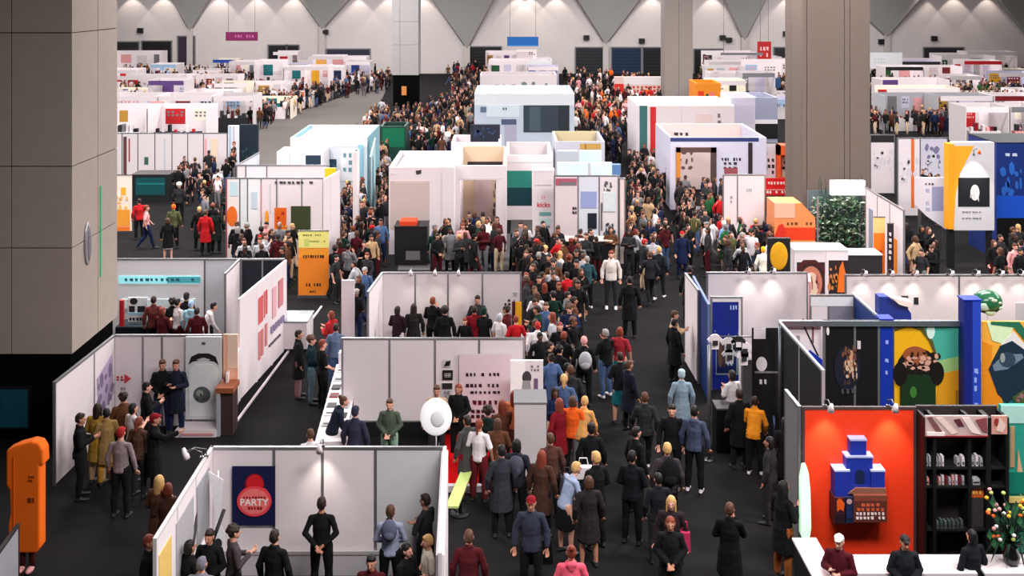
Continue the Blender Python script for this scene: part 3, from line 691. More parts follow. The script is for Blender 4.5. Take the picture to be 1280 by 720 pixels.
board('large pale pink poster with rows of dark red and black lettering', 574, 443, 640, 528, DD-.09, [((50,22,28),'marks',.12,.26,.78,.34,1,9), ((56,20,28),'marks',.12,.42,.78,.50,1,8), ((40,30,34),'marks',.12,.53,.80,.59,1,8), ((90,20,30),'marks',.14,.66,.86,.76,1,7), ((60,24,30),'marks',.12,.80,.7,.95,2,6)], (224,206,212), 'poster', 'lettering_poster', .04)
board('bright white panel with small pictures and painted glow beside the lettering poster', 638, 451, 679, 500, depth(452,2.1), [((250,246,246),'rect',0,0,.45,1), ((120,110,118),'marks',.62,.1,.9,.28,2,3), ((60,60,62),'ell',.5,.42,.14,.16), ((150,150,152),'poly',[(.38,.5),(.6,.5),(.68,1),(.3,1)]), ((110,90,120),'rect',.72,.45,.84,.9)], 'white', 'lightbox', 'picture_lightbox', .08)  # glow on the left is painted as a brighter patch, nothing emits
solid('tall square white plinth beside the red carpet', 643, 683, 612, 503, .7, 'offwhite', 'plinth', 'display_plinth', top='grey')
# leaflet table along the aisle
d0, d1 = depth(455,.9), depth(552,.9)
t = table('long white leaflet table running along the left aisle edge', ((xat(436, d0)), d0), (xat(412, d1), d1), .62, .9, 'white', cloth='white')
rr = random.Random(5)
for i in range(14):
    u = .08 + .84*(i//2)/7 + rr.random()*.03; x = xat(436, d0)*(1-u) + xat(412, d1)*u + (-.16 if i % 2 else .14); y = d0*(1-u)+d1*u
    c = ['charcoal','white','crimson','lightgrey','charcoal'][i % 5]
    m = MB().box(x-.10, y-.13, .9005, x+.10, y+.13, .915+.01*(i % 3), M(c,'print')); m.box(x-.07, y-.08, .915+.01*(i % 3), x+.07, y+.02, .917+.01*(i % 3), M('charcoal','print'))
    tag(m.build('leaflet'), 'small pile of printed leaflets lying on the long white aisle table', 'leaflet', 'leaflets on the aisle table')
e = thing('display_box', 'white box with small print at the far end of the leaflet table', 'box', (xat(436, d0), d0-.2, .9))
m = MB().box(xat(426,d0), d0-.35, .9005, xat(447,d0), d0-.1, 1.3, M((232,230,234))); m.build('carton', e); MB().box(xat(441,d0), d0-.36, 1.2, xat(446,d0), d0-.351, 1.28, M('charcoal','print')).build('print', e)
# white round reflector on stand
dR = 20.6; x = xat(545, dR); z = zat(521, dR)
e = thing('round_lamp', 'big white round reflector disc on a thin stand above nearest booth wall', 'reflector', (x, dR, 0))
m = MB(); m.ell((x, dR, z), (.315, .07, .375), M((238,238,240), 'fabric', .35), 28, 14); m.build('disc', e)
m = MB(); m.ell((x+.03, dR-.05, z-.02), (.15, .045, .17), M((225,226,230), 'fabric')); m.build('diffuser', e)
MB().tube([(x, dR+.02, 0.02), (x, dR+.02, z-.3)], .018, M('grey','metal')).build('pole', e)
for k in range(3): MB().tube([(x, dR+.02, .5), (x+.45*math.cos(k*2.1+.4), dR+.02+.45*math.sin(k*2.1+.4), .01)], .014, M('grey','metal')).build('leg', e)
# red carpet stage with white kerb
P = [gp(556,548), gp(640,548), gp(646,612), gp(552,612)]
e = thing('red_stage', 'low stage with bright red carpet and white kerb beside the nearest booth', 'stage', (P[0][0], P[2][1], 0))
m = MB(); n = 4; m.add([(p[0], p[1], zz) for zz in (.0, .10) for p in P], [(3,2,1,0),(4,5,6,7)] + [(i,(i+1)%n,n+(i+1)%n,n+i) for i in range(n)][:4], M((196,20,24),'carpet')); m.build('carpet_top', e)
MB().obox(P[3], P[2], 0, .13, .12, M('white'), off=.06).build('kerb', e); MB().obox(P[0], P[3], 0, .13, .12, M('white'), off=.06).build('kerb', e)
m = MB(); q = [gp(577,624), gp(590,626), gp(573,662), gp(557,662)]
m.add([(q[0][0],q[0][1],.62),(q[1][0],q[1][1],.62),(q[2][0],q[2][1],.45),(q[3][0],q[3][1],.45),(q[0][0],q[0][1],.58),(q[1][0],q[1][1],.58),(q[2][0],q[2][1],.41),(q[3][0],q[3][1],.41)], [(0,3,2,1),(4,5,6,7),(0,1,5,4),(2,3,7,6),(1,2,6,5),(0,4,7,3)], M((196,214,130),'print'))
ex, ey = (q[0][0]+q[2][0])/2, (q[0][1]+q[2][1])/2
e = thing('lectern', 'tilted lime green board on a dark post below the red stage', 'lectern', (ex, ey, 0)); o = m.build('board', e); MB().tube([(ex, ey, 0), (ex, ey, .50)], .04, M('black')).build('post', e); MB().lathe([(.2,0),(.2,.03)], (ex, ey, 0), M('black')).build('base', e)
# small wall section nearest the left corner of the view, and the orange foam figure
partition('low grey booth wall with a dark rail beside the orange figure', gp(-60,770,1.2), gp(22,655,1.2), 1.2, (0,.5,1), col=(150,150,158), post_col=(50,44,44))
dO = 18.7
fr = (Vector((0, dO, 0)), Vector((1,0,0)), Vector((0,0,1)), Vector((0,-1,0)))
pol = [(xat(x, dO), zat(y, dO)) for x, y in ((9,562),(22,556),(40,551),(50,553),(55,562),(56,580),(51,581),(51,610),(51,683),(47,690),(24,690),(13,690),(11,655),(14,640),(13,612),(9,605))]
e = thing('foam_figure', 'tall bright orange foam figure shaped like a number one, with slim dark red legs', 'costume', (xat(32, dO), dO, 0))
m = MB().prism(pol, fr, -.22, .05, M((232,104,22),'fabric')); o = m.build('foam_body', e)
bv = o.modifiers.new('bevel', 'BEVEL'); bv.width = .05; bv.segments = 3
m = MB(); paint(m, (Vector((xat(14,dO), dO-.05, zat(690,dO))), Vector((1,0,0)), Vector((0,0,1)), Vector((0,-1,0))), xat(51,dO)-xat(14,dO), zat(556,dO)-zat(690,dO), [((130,60,20),'marks',.62,.27,.86,.34,2,3), ((110,50,20),'marks',.60,.47,.85,.54,1,3), ((205,84,14),'rect',.12,.1,.14,.9)], .004); m.build('chest_print', e)
for q in (26, 38): MB().tube([(xat(q,dO), dO+.08, zat(680,dO)), (xat(q,dO), dO+.06, .06)], [.07,.045], M('maroon','cloth')).build('leg', e)
for q in (26, 38): MB().ell((xat(q,dO), dO-.02, .05), (.06,.13,.05), M('rose','cloth')).build('shoe', e)
arm_lamp('small pale lamp standing on the corner of the nearest booth side wall', (gp(258,566,2.3)[0]-.02, gp(258,566,2.3)[1]-.2, 2.3), (-1,0), 0, size=.8)
# ---------------------------------------------------------------- red wall booth, nearest on the right
DR = depth(706); hR = zat(508, DR)
a, b = (xat(1004, DR), DR), (xat(1143, DR), DR)
partition('bright orange red booth wall carrying a blue stepped tower', a, b, hR, (0,1), col=(234,60,26), post_col=(70,54,54), kind='print')
partition('narrow grey end wall beside the bright orange red booth wall', (a[0]-.06, a[1]+.04), (a[0]-.10, a[1]+.8), hR, (0,1), col=(120,116,118))
for i, x in enumerate((1031,1110)): arm_lamp(('small lit spotlight on the orange red wall, above the tower side facing the aisle', 'small lit spotlight on the orange red wall, nearest the dark shelves')[i], (xat(x, DR), DR, hR), (0,-1), 85)
# blue stepped tower with a product picture, fixed to the wall
e = thing('stepped_tower', 'royal blue stepped display tower with pale tops, fixed on the orange red wall', 'display', (xat(1073,DR), DR-.1, zat(650,DR)))
q = lambda x: xat(x, DR-.2); zz = lambda y: zat(y, DR-.2)
for x0, x1, y0, y1, dp in ((1063,1083,549,570,.20), (1057,1090,569,606,.24), (1042,1060,585,618,.28), (1087,1104,585,618,.28)):
    MB().box(q(x0), DR-dp, zz(y1), q(x1), DR-.03, zz(y0)-.03, M((20,44,150))).build('block', e); MB().box(q(x0)-.01, DR-dp-.01, zz(y0)-.03, q(x1)+.01, DR-.03, zz(y0), M((168,176,226))).build('block_top', e)
MB().box(q(1060), DR-.26, zz(622), q(1087), DR-.03, zz(604), M((20,44,150))).build('block', e)
m = MB().prism([(q(x), zz(y)) for x, y in ((1069,610),(1068,590),(1071,586),(1076,586),(1080,590),(1079,610))], (Vector((0,DR-.24,0)), Vector((1,0,0)), Vector((0,0,1)), Vector((0,-1,0))), 0, .012, M((14,30,70),'print')); m.build('arch', e)
m = MB().box(q(1040), DR-.34, zz(650), q(1054), DR-.03, zz(618), M((62,26,34),'print')); paint(m, (Vector((q(1040),DR-.34,zz(650))), Vector((1,0,0)), Vector((0,0,1)), Vector((0,-1,0))), q(1054)-q(1040), zz(618)-zz(650), [((225,90,24),'poly',[(.2,.1),(.5,.0),(.9,.2),(.8,.5),(.5,.42),(.25,.52)]), ((40,24,30),'rect',.1,.6,.9,.98)], .003); m.build('box_end', e)
m = MB().box(q(1053), DR-.34, zz(649), q(1064), DR-.03, zz(617), M((34,40,66),'print')); paint(m, (Vector((q(1053),DR-.34,zz(649))), Vector((1,0,0)), Vector((0,0,1)), Vector((0,-1,0))), q(1064)-q(1053), zz(617)-zz(649), [((190,150,150),'ell',.5,.16,.3,.1), ((30,44,90),'rect',.2,.4,.8,.8)], .003); m.build('box_side', e)
m = MB().box(q(1064), DR-.36, zz(647), q(1105), DR-.03, zz(614), M((120,62,46),'print')); paint(m, (Vector((q(1064),DR-.36,zz(647))), Vector((1,0,0)), Vector((0,0,1)), Vector((0,-1,0))), q(1105)-q(1064), zz(614)-zz(647), [((92,44,36),'rect',.02,.18,.98,1), ((200,90,60),'marks',.06,.26,.94,.62,2,6), ((236,220,220),'marks',.04,.60,.94,.92,2,8)], .003); m.build('front_picture', e)
MB().prism([(q(x), zz(y)) for x, y in ((1058,614),(1068,607),(1105,607),(1105,614))], (Vector((0,DR-.2,0)), Vector((1,0,0)), Vector((0,0,1)), Vector((0,-1,0))), 0, .10, M((132,86,70),'print')).build('picture_top', e)
# glowing slim sign on the booth edge
dG = 18.2
m = MB().prism([(xat(x,dG), zat(y,dG)) for x, y in ((1001,600),(1004,583),(1008,582),(1011,592),(1013,614),(1014,660),(1012,674),(1006,680),(1001,668))], (Vector((0,dG,0)), Vector((1,0,0)), Vector((0,0,1)), Vector((0,-1,0))), -.12, 0, M((196,240,206),'paint',.7))
m2 = MB().tube([(xat(1007,dG), dG+.06, .02), (xat(1007,dG), dG+.06, zat(640,dG))], .03, M('charcoal'))
e = thing('edge_lit_sign', 'slim glowing pale green upright sign at the edge of the orange red booth', 'sign', (xat(1007,dG), dG, 0)); m.build('light_panel', e); m2.build('post', e)
# dark shelf wall
b1 = (xat(1146,DR), DR); b2 = (xat(1247,DR), DR)
e = thing('shelf_unit', 'tall black shelf wall with small white products under a pink patterned strip', 'shelving', (b1[0], DR, 0))
m = MB().box(b1[0], DR+.02, 0, b2[0], DR+.08, hR, M((44,38,40))); m.build('back_panel', e)
for x0, x1 in ((1145,1148),(1156,1160),(1199,1203),(1221,1227),(1245,1249)): MB().box(xat(x0,DR), DR-.38, 0, xat(x1,DR), DR+.02, hR-.05, M((12,12,13))).build('upright', e)
for y in (531, 574, 597, 650): MB().box(b1[0], DR-.36, zat(y,DR)-.02, b2[0], DR+.02, zat(y,DR)+.02, M((20,19,20))).build('shelf', e)
m = MB().box(b1[0], DR-.40, zat(534,DR), xat(1222,DR), DR-.36, hR-.01, M((196,170,166),'print')); Lx = xat(1222,DR)-b1[0]; Hx = hR-zat(534,DR)
paint(m, (Vector((b1[0],DR-.40,zat(534,DR))), Vector((1,0,0)), Vector((0,0,1)), Vector((0,-1,0))), Lx, Hx, [((120,80,80),'poly',[(.02,.1),(.10,.05),(.3,.9),(.2,.95)]), ((226,204,196),'poly',[(.16,.1),(.28,.1),(.52,.8),(.42,.9)]), ((90,40,52),'poly',[(.45,.2),(.55,.15),(.62,.5),(.52,.5)]), ((232,214,210),'poly',[(.58,.1),(.70,.1),(.9,.9),(.74,.8)]), ((130,70,76),'poly',[(.80,.2),(.98,.1),(.99,.8),(.9,.7)]), ((236,224,222),'rect',.02,.78,.3,.94), ('crimson','rect',0,.95,1,1)], .003); m.build('header_picture', e)
m = MB().box(xat(1227,DR), DR-.40, zat(531,DR), xat(1246,DR), DR-.36, hR-.01, M((206,150,136),'print')); paint(m, (Vector((xat(1227,DR),DR-.40,zat(531,DR))), Vector((1,0,0)), Vector((0,0,1)), Vector((0,-1,0))), xat(1246,DR)-xat(1227,DR), hR-zat(531,DR), [((150,50,54),'ell',.3,.35,.16,.2), ((225,196,186),'poly',[(.5,.1),(.9,.5),(.7,.9),(.3,.8)])], .003); m.build('header_picture', e)
rr = random.Random(11)
def goods(y, x0, x1, n, hgt, cols, label, group, cat='product', name='product_pack'):
    for i in range(n):
        x = x0 + (x1-x0)*(i+.15)/n; w = (x1-x0)/n*.55; c = cols[i % len(cols)]
        X0, X1 = xat(x, DR), xat(x+w, DR); zb = zat(y,DR)+.021; hh = hgt*(.7+.3*rr.random())
        m = MB().box(X0, DR-.32, zb, X1, DR-.18, zb+hh*.8, M(c,'print')); m.prism([(X0, zb+hh*.8), (X1, zb+hh*.8), ((X0+X1)/2+.02, zb+hh), ((X0+X1)/2-.02, zb+hh)], (Vector((0,DR-.31,0)), Vector((1,0,0)), Vector((0,0,1)), Vector((0,-1,0))), -.11, 0, M(c,'print'))
        m.box(X0+.01, DR-.325, zb+.03, X1-.01, DR-.32, zb+hh*.45, M('charcoal','print'))
        tag(m.build(name), label, cat, group)
goods(574, 1148,1172, 6, .20, ['offwhite','lightgrey','white'], 'small pale pack on the upper black shelf beside the orange red wall', 'pale packs on the upper black shelf')
goods(574, 1186,1198, 2, .20, ['lightgrey','white'], 'tall pale pack at the middle upright of the upper black shelf', 'tall pale packs on the upper black shelf')
goods(574, 1204,1220, 3, .20, ['lightgrey','white'], 'pale patterned pack in the second bay of the upper black shelf', 'pale packs in the second bay')
goods(597, 1147,1155, 1, .17, [(226,150,140)], 'salmon pink pack on the lower black shelf', None)
goods(597, 1164,1197, 8, .17, ['rose','offwhite','crimson','lightgrey'], 'slim red or pale pack on the lower black shelf', 'slim packs on the lower black shelf')
goods(597, 1204,1220, 1, .17, ['lightgrey'], 'pale pack with a round dark mark on the lower black shelf', None)
goods(650, 1161,1196, 7, .16, [(80,84,84),(60,76,70)], 'dark bottle on the lowest black shelf', 'dark bottles on the lowest shelf', 'bottle', 'bottle')
m = MB().box(xat(1204,DR), DR-.30, zat(648,DR), xat(1220,DR), DR-.26, zat(599,DR), M((58,54,56),'print')); paint(m, (Vector((xat(1204,DR),DR-.30,zat(648,DR))), Vector((1,0,0)), Vector((0,0,1)), Vector((0,-1,0))), xat(1220,DR)-xat(1204,DR), zat(599,DR)-zat(648,DR), [((196,90,40),'rect',0,.02,1,.26), ((240,190,90),'marks',.1,.06,.9,.2,1,3)], .003)
tag(m.build('poster'), 'narrow dark poster with an orange top in the second shelf bay', 'poster')
board('teal green column poster with pale shapes at the edge of the view', 1251, 507, 1340, 690, DR-.1, [((170,214,204),'rect',0,0,.9,.12), ((190,150,110),'rect',.13,.14,.19,.42), ((30,150,120),'rect',.0,.2,.10,.5), ((214,170,130),'poly',[(.24,.3),(.32,.5),(.28,.62),(.22,.55)]), ((20,120,100),'rect',0,.45,1,.6), ((226,200,120),'rect',.1,.62,.5,.66), ((40,60,50),'rect',.12,.67,.5,.85)], (44,150,130), 'poster', 'column_poster', .10, kind='print')
d1, d2 = depth(693,1.0), depth(717,1.0)
counter('long white counter in front of the orange red wall and the shelves', (xat(1040,d1), (d1+d2)/2), (xat(1203,d1), (d1+d2)/2), d1-d2, 1.0, 'white', (70,16,24))
counter('second white counter at the end of the row, beside the flower vase', (xat(1212,d1), (d1+d2)/2), (xat(1330,d1), (d1+d2)/2), d1-d2, 1.0, 'white', (14,38,44))
da, db = depth(672,1.0), depth(735,1.0)
counter('white side counter running forward along the main aisle', (xat(1005,da), da), (xat(1005,da)+.02, db), .42, 1.0, 'white', (20,20,22))
# flower arrangement
e = thing('flower_vase', 'big dark vase of mixed pale and yellow flowers on the counter end', 'flowers', (xat(1266,17.1), 17.1, 1.0))
vx, vy = xat(1266,17.1), 17.15
MB().lathe([(.07,0),(.12,.05),(.14,.16),(.09,.28),(.11,.33)], (vx,vy,1.0), M('black','gloss')).build('vase', e)
rr = random.Random(2); ms = MB(); mf = MB()
for i in range(70):
    t = rr.random()*6.28; r = .12+.3*rr.random(); z = 1.4+.75*rr.random(); p = (vx+r*math.cos(t), vy+.7*r*math.sin(t), z)
    ms.tube([(vx,vy,1.3), ((vx+p[0])/2, (vy+p[1])/2, (z+1.3)/2+.08), p], .006, M('darkgreen','leaf'), 4)
    if i % 2: ms.add([(p[0]-.05,p[1],p[2]-.1),(p[0],p[1]-.03,p[2]-.16),(p[0]+.05,p[1],p[2]-.08),(p[0],p[1]+.02,p[2])], [(0,1,2,3)], M('green','leaf'))
    else: mf.ell(p, (.035,.035,.03), M(['offwhite','yellow','rose','orange','lime'][i//2 % 5],'leaf'), 7, 5)
for i in range(9): 
    t = i*.7; ms.tube([(vx,vy,1.32), (vx+.25*math.cos(t), vy+.2*math.sin(t), 1.4), (vx+.42*math.cos(t), vy+.3*math.sin(t), 1.08)], [.02,.03,.005], M('darkgreen','leaf'), 4)
ms.build('stems', e); mf.build('blossoms', e)

# ---------------------------------------------------------------- blue and black booths behind
h = 3.0; dE = depth(400,h)
def colx(x0, x1, yt, d, dep=.3, col='royal', label='', shapes=()):
    X0, X1, Z1 = xat(x0,d), xat(x1,d), zat(yt,d); m = MB().box(X0, d, 0, X1, d+dep, Z1, M(col)); paint(m, (Vector((X0,d,0)), Vector((1,0,0)), Vector((0,0,1)), Vector((0,-1,0))), X1-X0, Z1, shapes, .004)
    e = thing('sign_column', label, 'column', ((X0+X1)/2, d, 0)); m.build('shaft', e); MB().box(X0-.02, d-.02, Z1, X1+.02, d+dep+.02, Z1+.03, M('royal')).build('cap', e); return e
e = partition('black booth wall with a round dark picture, framed by grey posts', (xat(1030,dE),dE), (xat(1098,dE),dE), h, (0,.56,1), col=(14,15,19), shapes=[((26,32,46),'ell',.42,.35,.24,.17), ((196,150,120),'ell',.48,.28,.07,.07), ((110,72,56),'marks',.34,.20,.6,.48,5,5), ((206,180,150),'marks',.38,.28,.6,.42,3,4), ((70,74,80),'marks',.3,.50,.66,.56,1,4), ((230,228,226),'ell',.06,.06,.025,.035), ((210,208,206),'rect',.60,.14,.66,.2), ((150,140,142),'marks',.3,.88,.5,.98,2,2)])
colx(1101,1116,400,dE-.02, col='royal', label='royal blue sign column with pale upright lettering beside the yellow creature panel', shapes=[((150,170,235),'marks',.32,.10,.72,.42,7,1)])
board('large yellow and teal panel picturing a dark round rocky shape', 1118, 402, 1203, 520, dE, [((70,170,150),'poly',[(.40,0),(1,0),(1,.5),(.7,.55),(.5,.2)]), ((150,190,120),'poly',[(.6,.42),(1,.36),(1,.58),(.65,.62)]), ((214,150,30),'poly',[(.66,.55),(1,.5),(1,1),(.6,1)]), ((90,84,40),'poly',[(0,.06),(.22,.02),(.42,.06),(.56,.20),(.62,.34),(.6,.36),(.5,.2),(.38,.09),(.2,.05),(0,.10)]), ((210,236,226),'ell',.53,.10,.06,.08), ((24,22,18),'ell',.34,.52,.32,.24), ((150,84,50),'ell',.30,.36,.18,.10), ((40,26,22),'marks',.08,.32,.70,.56,4,7), ((206,160,140),'marks',.12,.36,.66,.5,3,5), ((26,50,28),'rect',.08,.56,.6,1), ((60,120,50),'ell',.27,.74,.05,.06), ((24,20,16),'ell',.08,.55,.1,.12), ((24,20,16),'ell',.62,.54,.1,.12), ((160,110,30),'rect',.9,.72,.92,.86)], (232,176,26), 'panel', 'picture_board', .06, kind='print')
colx(1205,1226,376,dE-.3, col=(18,34,120), label='taller royal blue sign column between the yellow panel and the fish-shaped panel', shapes=[((40,70,180),'rect',.5,0,1,1), ((150,170,235),'marks',.56,.42,.88,.80,7,1), ((230,240,250),'ell',.75,.95,.12,.02)])
board('large orange and teal panel with a dark diamond shape like a fish', 1228, 402, 1330, 520, dE, [((30,110,110),'rect',0,.72,1,1), ((214,236,190),'poly',[(.05,0),(.4,0),(.3,.25),(.12,.2)]), ((228,140,30),'poly',[(0,.2),(.12,.25),(.1,.55),(.2,.72),(.3,1),(0,1)]), ((40,110,80),'poly',[(.1,0),(.45,0),(.62,.2),(.55,.24),(.38,.06),(.1,.03)]), ((228,224,222),'poly',[(.22,.25),(.38,.1),(.62,.35),(.5,.42)]), ((28,48,64),'poly',[(.07,.5),(.22,.25),(.36,.2),(.52,.3),(.6,.5),(.52,.7),(.3,.86),(.18,.76)]), ((110,130,150),'poly',[(.12,.46),(.26,.34),(.48,.34),(.5,.38),(.3,.5),(.14,.52)]), ((50,70,90),'ell',.30,.40,.1,.08), ((150,160,150),'ell',.24,.38,.03,.05), ((70,90,50),'poly',[(.36,.8),(.6,.66),(.8,.8),(.7,1),(.5,1)]), ((150,110,110),'marks',.4,.76,.6,.94,3,3)], (236,170,60), 'panel', 'picture_board', .06, kind='print')
MB_ = MB().box(xat(973,dE), dE-.08, h-.12, xat(1204,dE), dE+.02, h, M((136,142,152),'metal')); tag(MB_.build('beam'), 'long grey aluminium beam over the black and blue booths', 'beam')
# side wall running forward and the white panel behind it
partition('black side wall running forward from the beam, top edge pale', (gp(1029,462,h)), (gp(975,402,h)), h, (0,.5,1), col=(13,14,18), post_col=(150,154,160))
board('white triangular-looking panel with faint drawing behind the black side wall', 976, 406, 1004, 520, dE+.05, [((150,146,150),'marks',.2,.1,.9,.3,2,3)], 'white', 'panel', 'drawing_board')
board('white panel with a dark slanted line behind the blue bent sign', 1004, 406, 1026, 520, dE+.05, [((40,36,40),'poly',[(0,.02),(.1,.02),(.9,.34),(.8,.34)]), ((120,80,80),'rect',.5,.02,.6,.2)], 'white', 'panel', 'drawing_board')
e = thing('bent_sign', 'royal blue bent sign with a pointed top and white speckled edge', 'sign', (xat(1018,dE-.5), dE-.5, 0))
m = MB().prism([(xat(x,dE-.5), zat(y,dE-.5)) for x, y in ((1005,447),(1013,438),(1028,450),(1028,520),(1019,520),(1018,458))], (Vector((0,dE-.5,0)), Vector((1,0,0)), Vector((0,0,1)), Vector((0,-1,0))), -.05, 0, M('royal','print')); m.build('board', e)
m = MB()
for i in range(6): m.ell((xat(1017,dE-.55), dE-.56, zat(466+i*9,dE-.55)), (.035,.01,.06), M('white'), 6, 5)
m.build('speckles', e)
MB().box(xat(1019,dE-.5), dE-.5, 0, xat(1028,dE-.5), dE-.45, zat(519,dE-.5), M('royal')).build('foot', e)
board('dark hall-height panel with small white shirts on show, beside the black side wall', 940, 410, 974, 560, dE+.2, [((206,200,204),'rect',.06,.0,.5,.09), ((210,206,208),'ell',.35,.30,.2,.06), ((120,116,118),'rect',.1,.36,.95,.375), ((200,196,196),'marks',.25,.42,.6,.48,1,2)], (15,16,20), 'panel', 'dark_board')
for x, y0, y1, c, L in ((886,432,585,'grey','grey upright pole at the front of the dark shirt booth'), (975,408,600,(90,96,104),'slim grey upright pole under the start of the beam'), (945,455,560,(60,66,84),'dark slim upright pole inside the dark shirt booth'), (968,520,600,(40,50,80),'navy upright pole at the dark booth entrance')):
    d = depth(min(y1, 575)); X = xat(x, d); m = MB().tube([(X,d,0.0),(X,d,zat(y0,d))], .035, M(c,'metal')); m.lathe([(.11,0),(.11,.02)], (X,d,0), M(c,'metal')); tag(m.build('pole'), L, 'pole')
dS = depth(520)
for i, (x, y, c) in enumerate(((894,428,'white'),(911,432,'offwhite'),(923,430,'charcoal'),(931,438,'white'),(912,446,'lightgrey'),(930,448,'white'),(958,438,'offwhite'),(955,462,'white'))):
    X, Z = xat(x,dS), zat(y,dS)
    m = MB().prism([(-.10,.16),(-.04,.19),(.04,.19),(.10,.16),(.19,.06),(.15,.0),(.10,.04),(.09,-.17),(-.09,-.17),(-.10,.04),(-.15,0),(-.19,.06)], (Vector((X,dS,Z)), Vector((1,0,0)), Vector((0,0,1)), Vector((0,-1,0))), -.05, 0, M(c,'cloth')); 
    m.box(X-.07, dS-.056, Z-.06, X+.06, dS-.05, Z+.06, M('charcoal' if c != 'charcoal' else 'white','print')); m.tube([(X,dS+.02,Z+.18),(X,dS+.02,Z+.28)], .008, M('grey','metal'), 5)
    o = tag(m.build('hanging_shirt'), None, 'shirt', None); o['label'] = ['white shirt hung nearest the blue wall in the dark booth','off-white shirt hung second from the blue wall in the dark booth','charcoal shirt hung in the middle of the dark booth rail','white shirt hung at the pole end of the upper rail','light grey shirt hung in the lower row of the dark booth','white shirt hung at the pole end of the lower row','off-white shirt alone on the dark panel','white shirt low on the dark panel beside the slim pole'][i]
m = MB().tube([(xat(888,dS),dS+.02,zat(421,dS)),(xat(962,dS),dS+.02,zat(421,dS))], .02, M('grey','metal')); 
for x in (888,962): m.tube([(xat(x,dS),dS+.02,0),(xat(x,dS),dS+.02,zat(421,dS))], .02, M('grey','metal'))
tag(m.build('clothes_rail'), 'grey rail frame from which the shirts hang in the dark booth', 'rail')
table('dark shelf table with a white strip in the dark shirt booth', gp(893,560), gp(925,560), .5, 1.0, (70,66,70), cloth=(12,12,14))
# blue doorway wall and long white walls
h = 2.5; dW = depth(340,h)
partition('wide white wall with two light pools behind the dark shirt booth', (xat(884,dW),dW), (xat(1009,dW),dW), h, (0,1), shapes=[((70,64,66),'marks',.80,.55,.86,.66,2,2), ((110,50,50),'poly',[(.955,.52),(.975,.52),(1,.75),(.97,.75)])])
for i, x in enumerate((933,964)): arm_lamp(('spotlight lighting the wide white wall, nearer the aisle','spotlight lighting the wide white wall, nearer the picture kiosk')[i], (xat(x,dW),dW,h), (0,-1), 28)
partition('white side wall of the blue booth, beside the main aisle', gp(873,362,h), gp(857,341,h), h, (0,1))
d2 = depth(368,h)
partition('dark blue side wall of the blue booth, next to its white side wall', gp(886,380,h), gp(867,345,h), h, (0,.5,1), col=(24,52,110), post_col=(90,110,150))
e = partition('royal blue front wall with a small window and pale mannequins', (xat(889,d2),d2), (xat(927,d2),d2), 2.45, (0,1), col=(14,34,128), shapes=[('white','rect',0,0,1,.035), ((170,190,235),'marks',.62,.06,.88,.14,1,3), ((120,140,150),'rect',.12,.46,.92,.84), ((14,30,80),'rect',.15,.49,.84,.82), ((90,64,52),'ell',.28,.62,.09,.14), ((60,44,44),'ell',.42,.62,.08,.14), ((150,190,210),'marks',.5,.55,.72,.76,2,2), ('white','rect',.92,.03,1,1)])
d3 = depth(343,h)
partition('long white wall with evenly spaced light pools at the edge of the view', (xat(1057,d3),d3), (xat(1340,d3),d3), h, (0,.5,1), cols=['white','white'], shapes=[((70,66,70),'rect',.245,.22,.275,.38), ((40,40,44),'rect',.30,.24,.32,.32), ((50,48,50),'marks',.29,.6,.33,.75,2,1), ((70,70,74),'rect',.237,.25,.245,.6), ((200,196,200),'rect',.75,.3,.9,.6)])
for i, x in enumerate((1077,1110,1140,1184,1216,1246,1272)): arm_lamp(('first','second','third','fourth','fifth','sixth','seventh')[i]+' spotlight along the long white wall, counted from the kiosk side', (xat(x,d3),d3,h), (0,-1), 22)
# green round balloon, blue wedge signs
dn = depth(520); X, Z = xat(1234,24), zat(377,24)
e = thing('balloon', 'round green and white patterned balloon above the taller blue column', 'balloon', (X, 24, Z)); m = MB().ell((X,24,Z), (.33,.30,.27), M((36,96,62),'gloss'), 20, 12); m.build('globe', e)
m = MB()
for i, (u, v, r) in enumerate(((-.17,-.05,.15),(.04,.10,.07),(.18,.04,.05),(-.02,-.19,.12),(.20,-.08,.06))):
    yy = .30*math.sqrt(max(.05,1-(u/.33)**2-(v/.27)**2)); m.ell((X+u,24-yy,Z+v), (r,.03,r*.6), M((176,196,166),'print'), 14, 6)
m.build('patches', e); MB().tube([(X,24,Z-.27),(X+.02,24.0,Z-1.2),(X,24,.9)], .006, M('white'), 4).build('string', e)
e = thing('wedge_sign', 'royal blue wedge sign with a white curled top, behind the beam', 'sign', (xat(1118,25.5), 25.5, 0))
MB().prism([(xat(x,25.5), zat(y,25.5)) for x, y in ((1099,371),(1110,371),(1120,378),(1132,382),(1139,392),(1141,430),(1099,430))], (Vector((0,25.5,0)), Vector((1,0,0)), Vector((0,0,1)), Vector((0,-1,0))), -.3, 0, M((20,50,138),'print')).build('wedge', e)
MB().prism([(xat(x,25.5), zat(y,25.5)) for x, y in ((1112,370),(1126,374),(1138,376),(1138,383),(1128,381),(1122,379))], (Vector((0,25.4,0)), Vector((1,0,0)), Vector((0,0,1)), Vector((0,-1,0))), -.3, 0, M('white','print')).build('curl', e)
MB().box(xat(1099,25.5), 25.5, 0, xat(1141,25.5), 25.8, zat(430,25.5), M((20,50,138))).build('base', e)
# pale booth room between the two white walls
dq = depth(368,2.5)
partition('lilac grey divided wall under the picture kiosk', (xat(1013,dq),dq), (xat(1066,dq),dq), 2.5, (0,.42,1), cols=['white',(128,126,142)], shapes=[((226,228,232),'rect',0,0,1,.10)])
partition('blue lower side wall of the lilac grey booth', gp(1104,400,2.5), gp(1066,366,2.5), 2.5, (0,1), col=(24,54,120), post_col='lightgrey')
partition('thin rose edged wall end between the wide white wall and the lilac grey booth', gp(1012,352,2.6), gp(1011,342,2.6), 2.6, (0,1), post_col='rose')

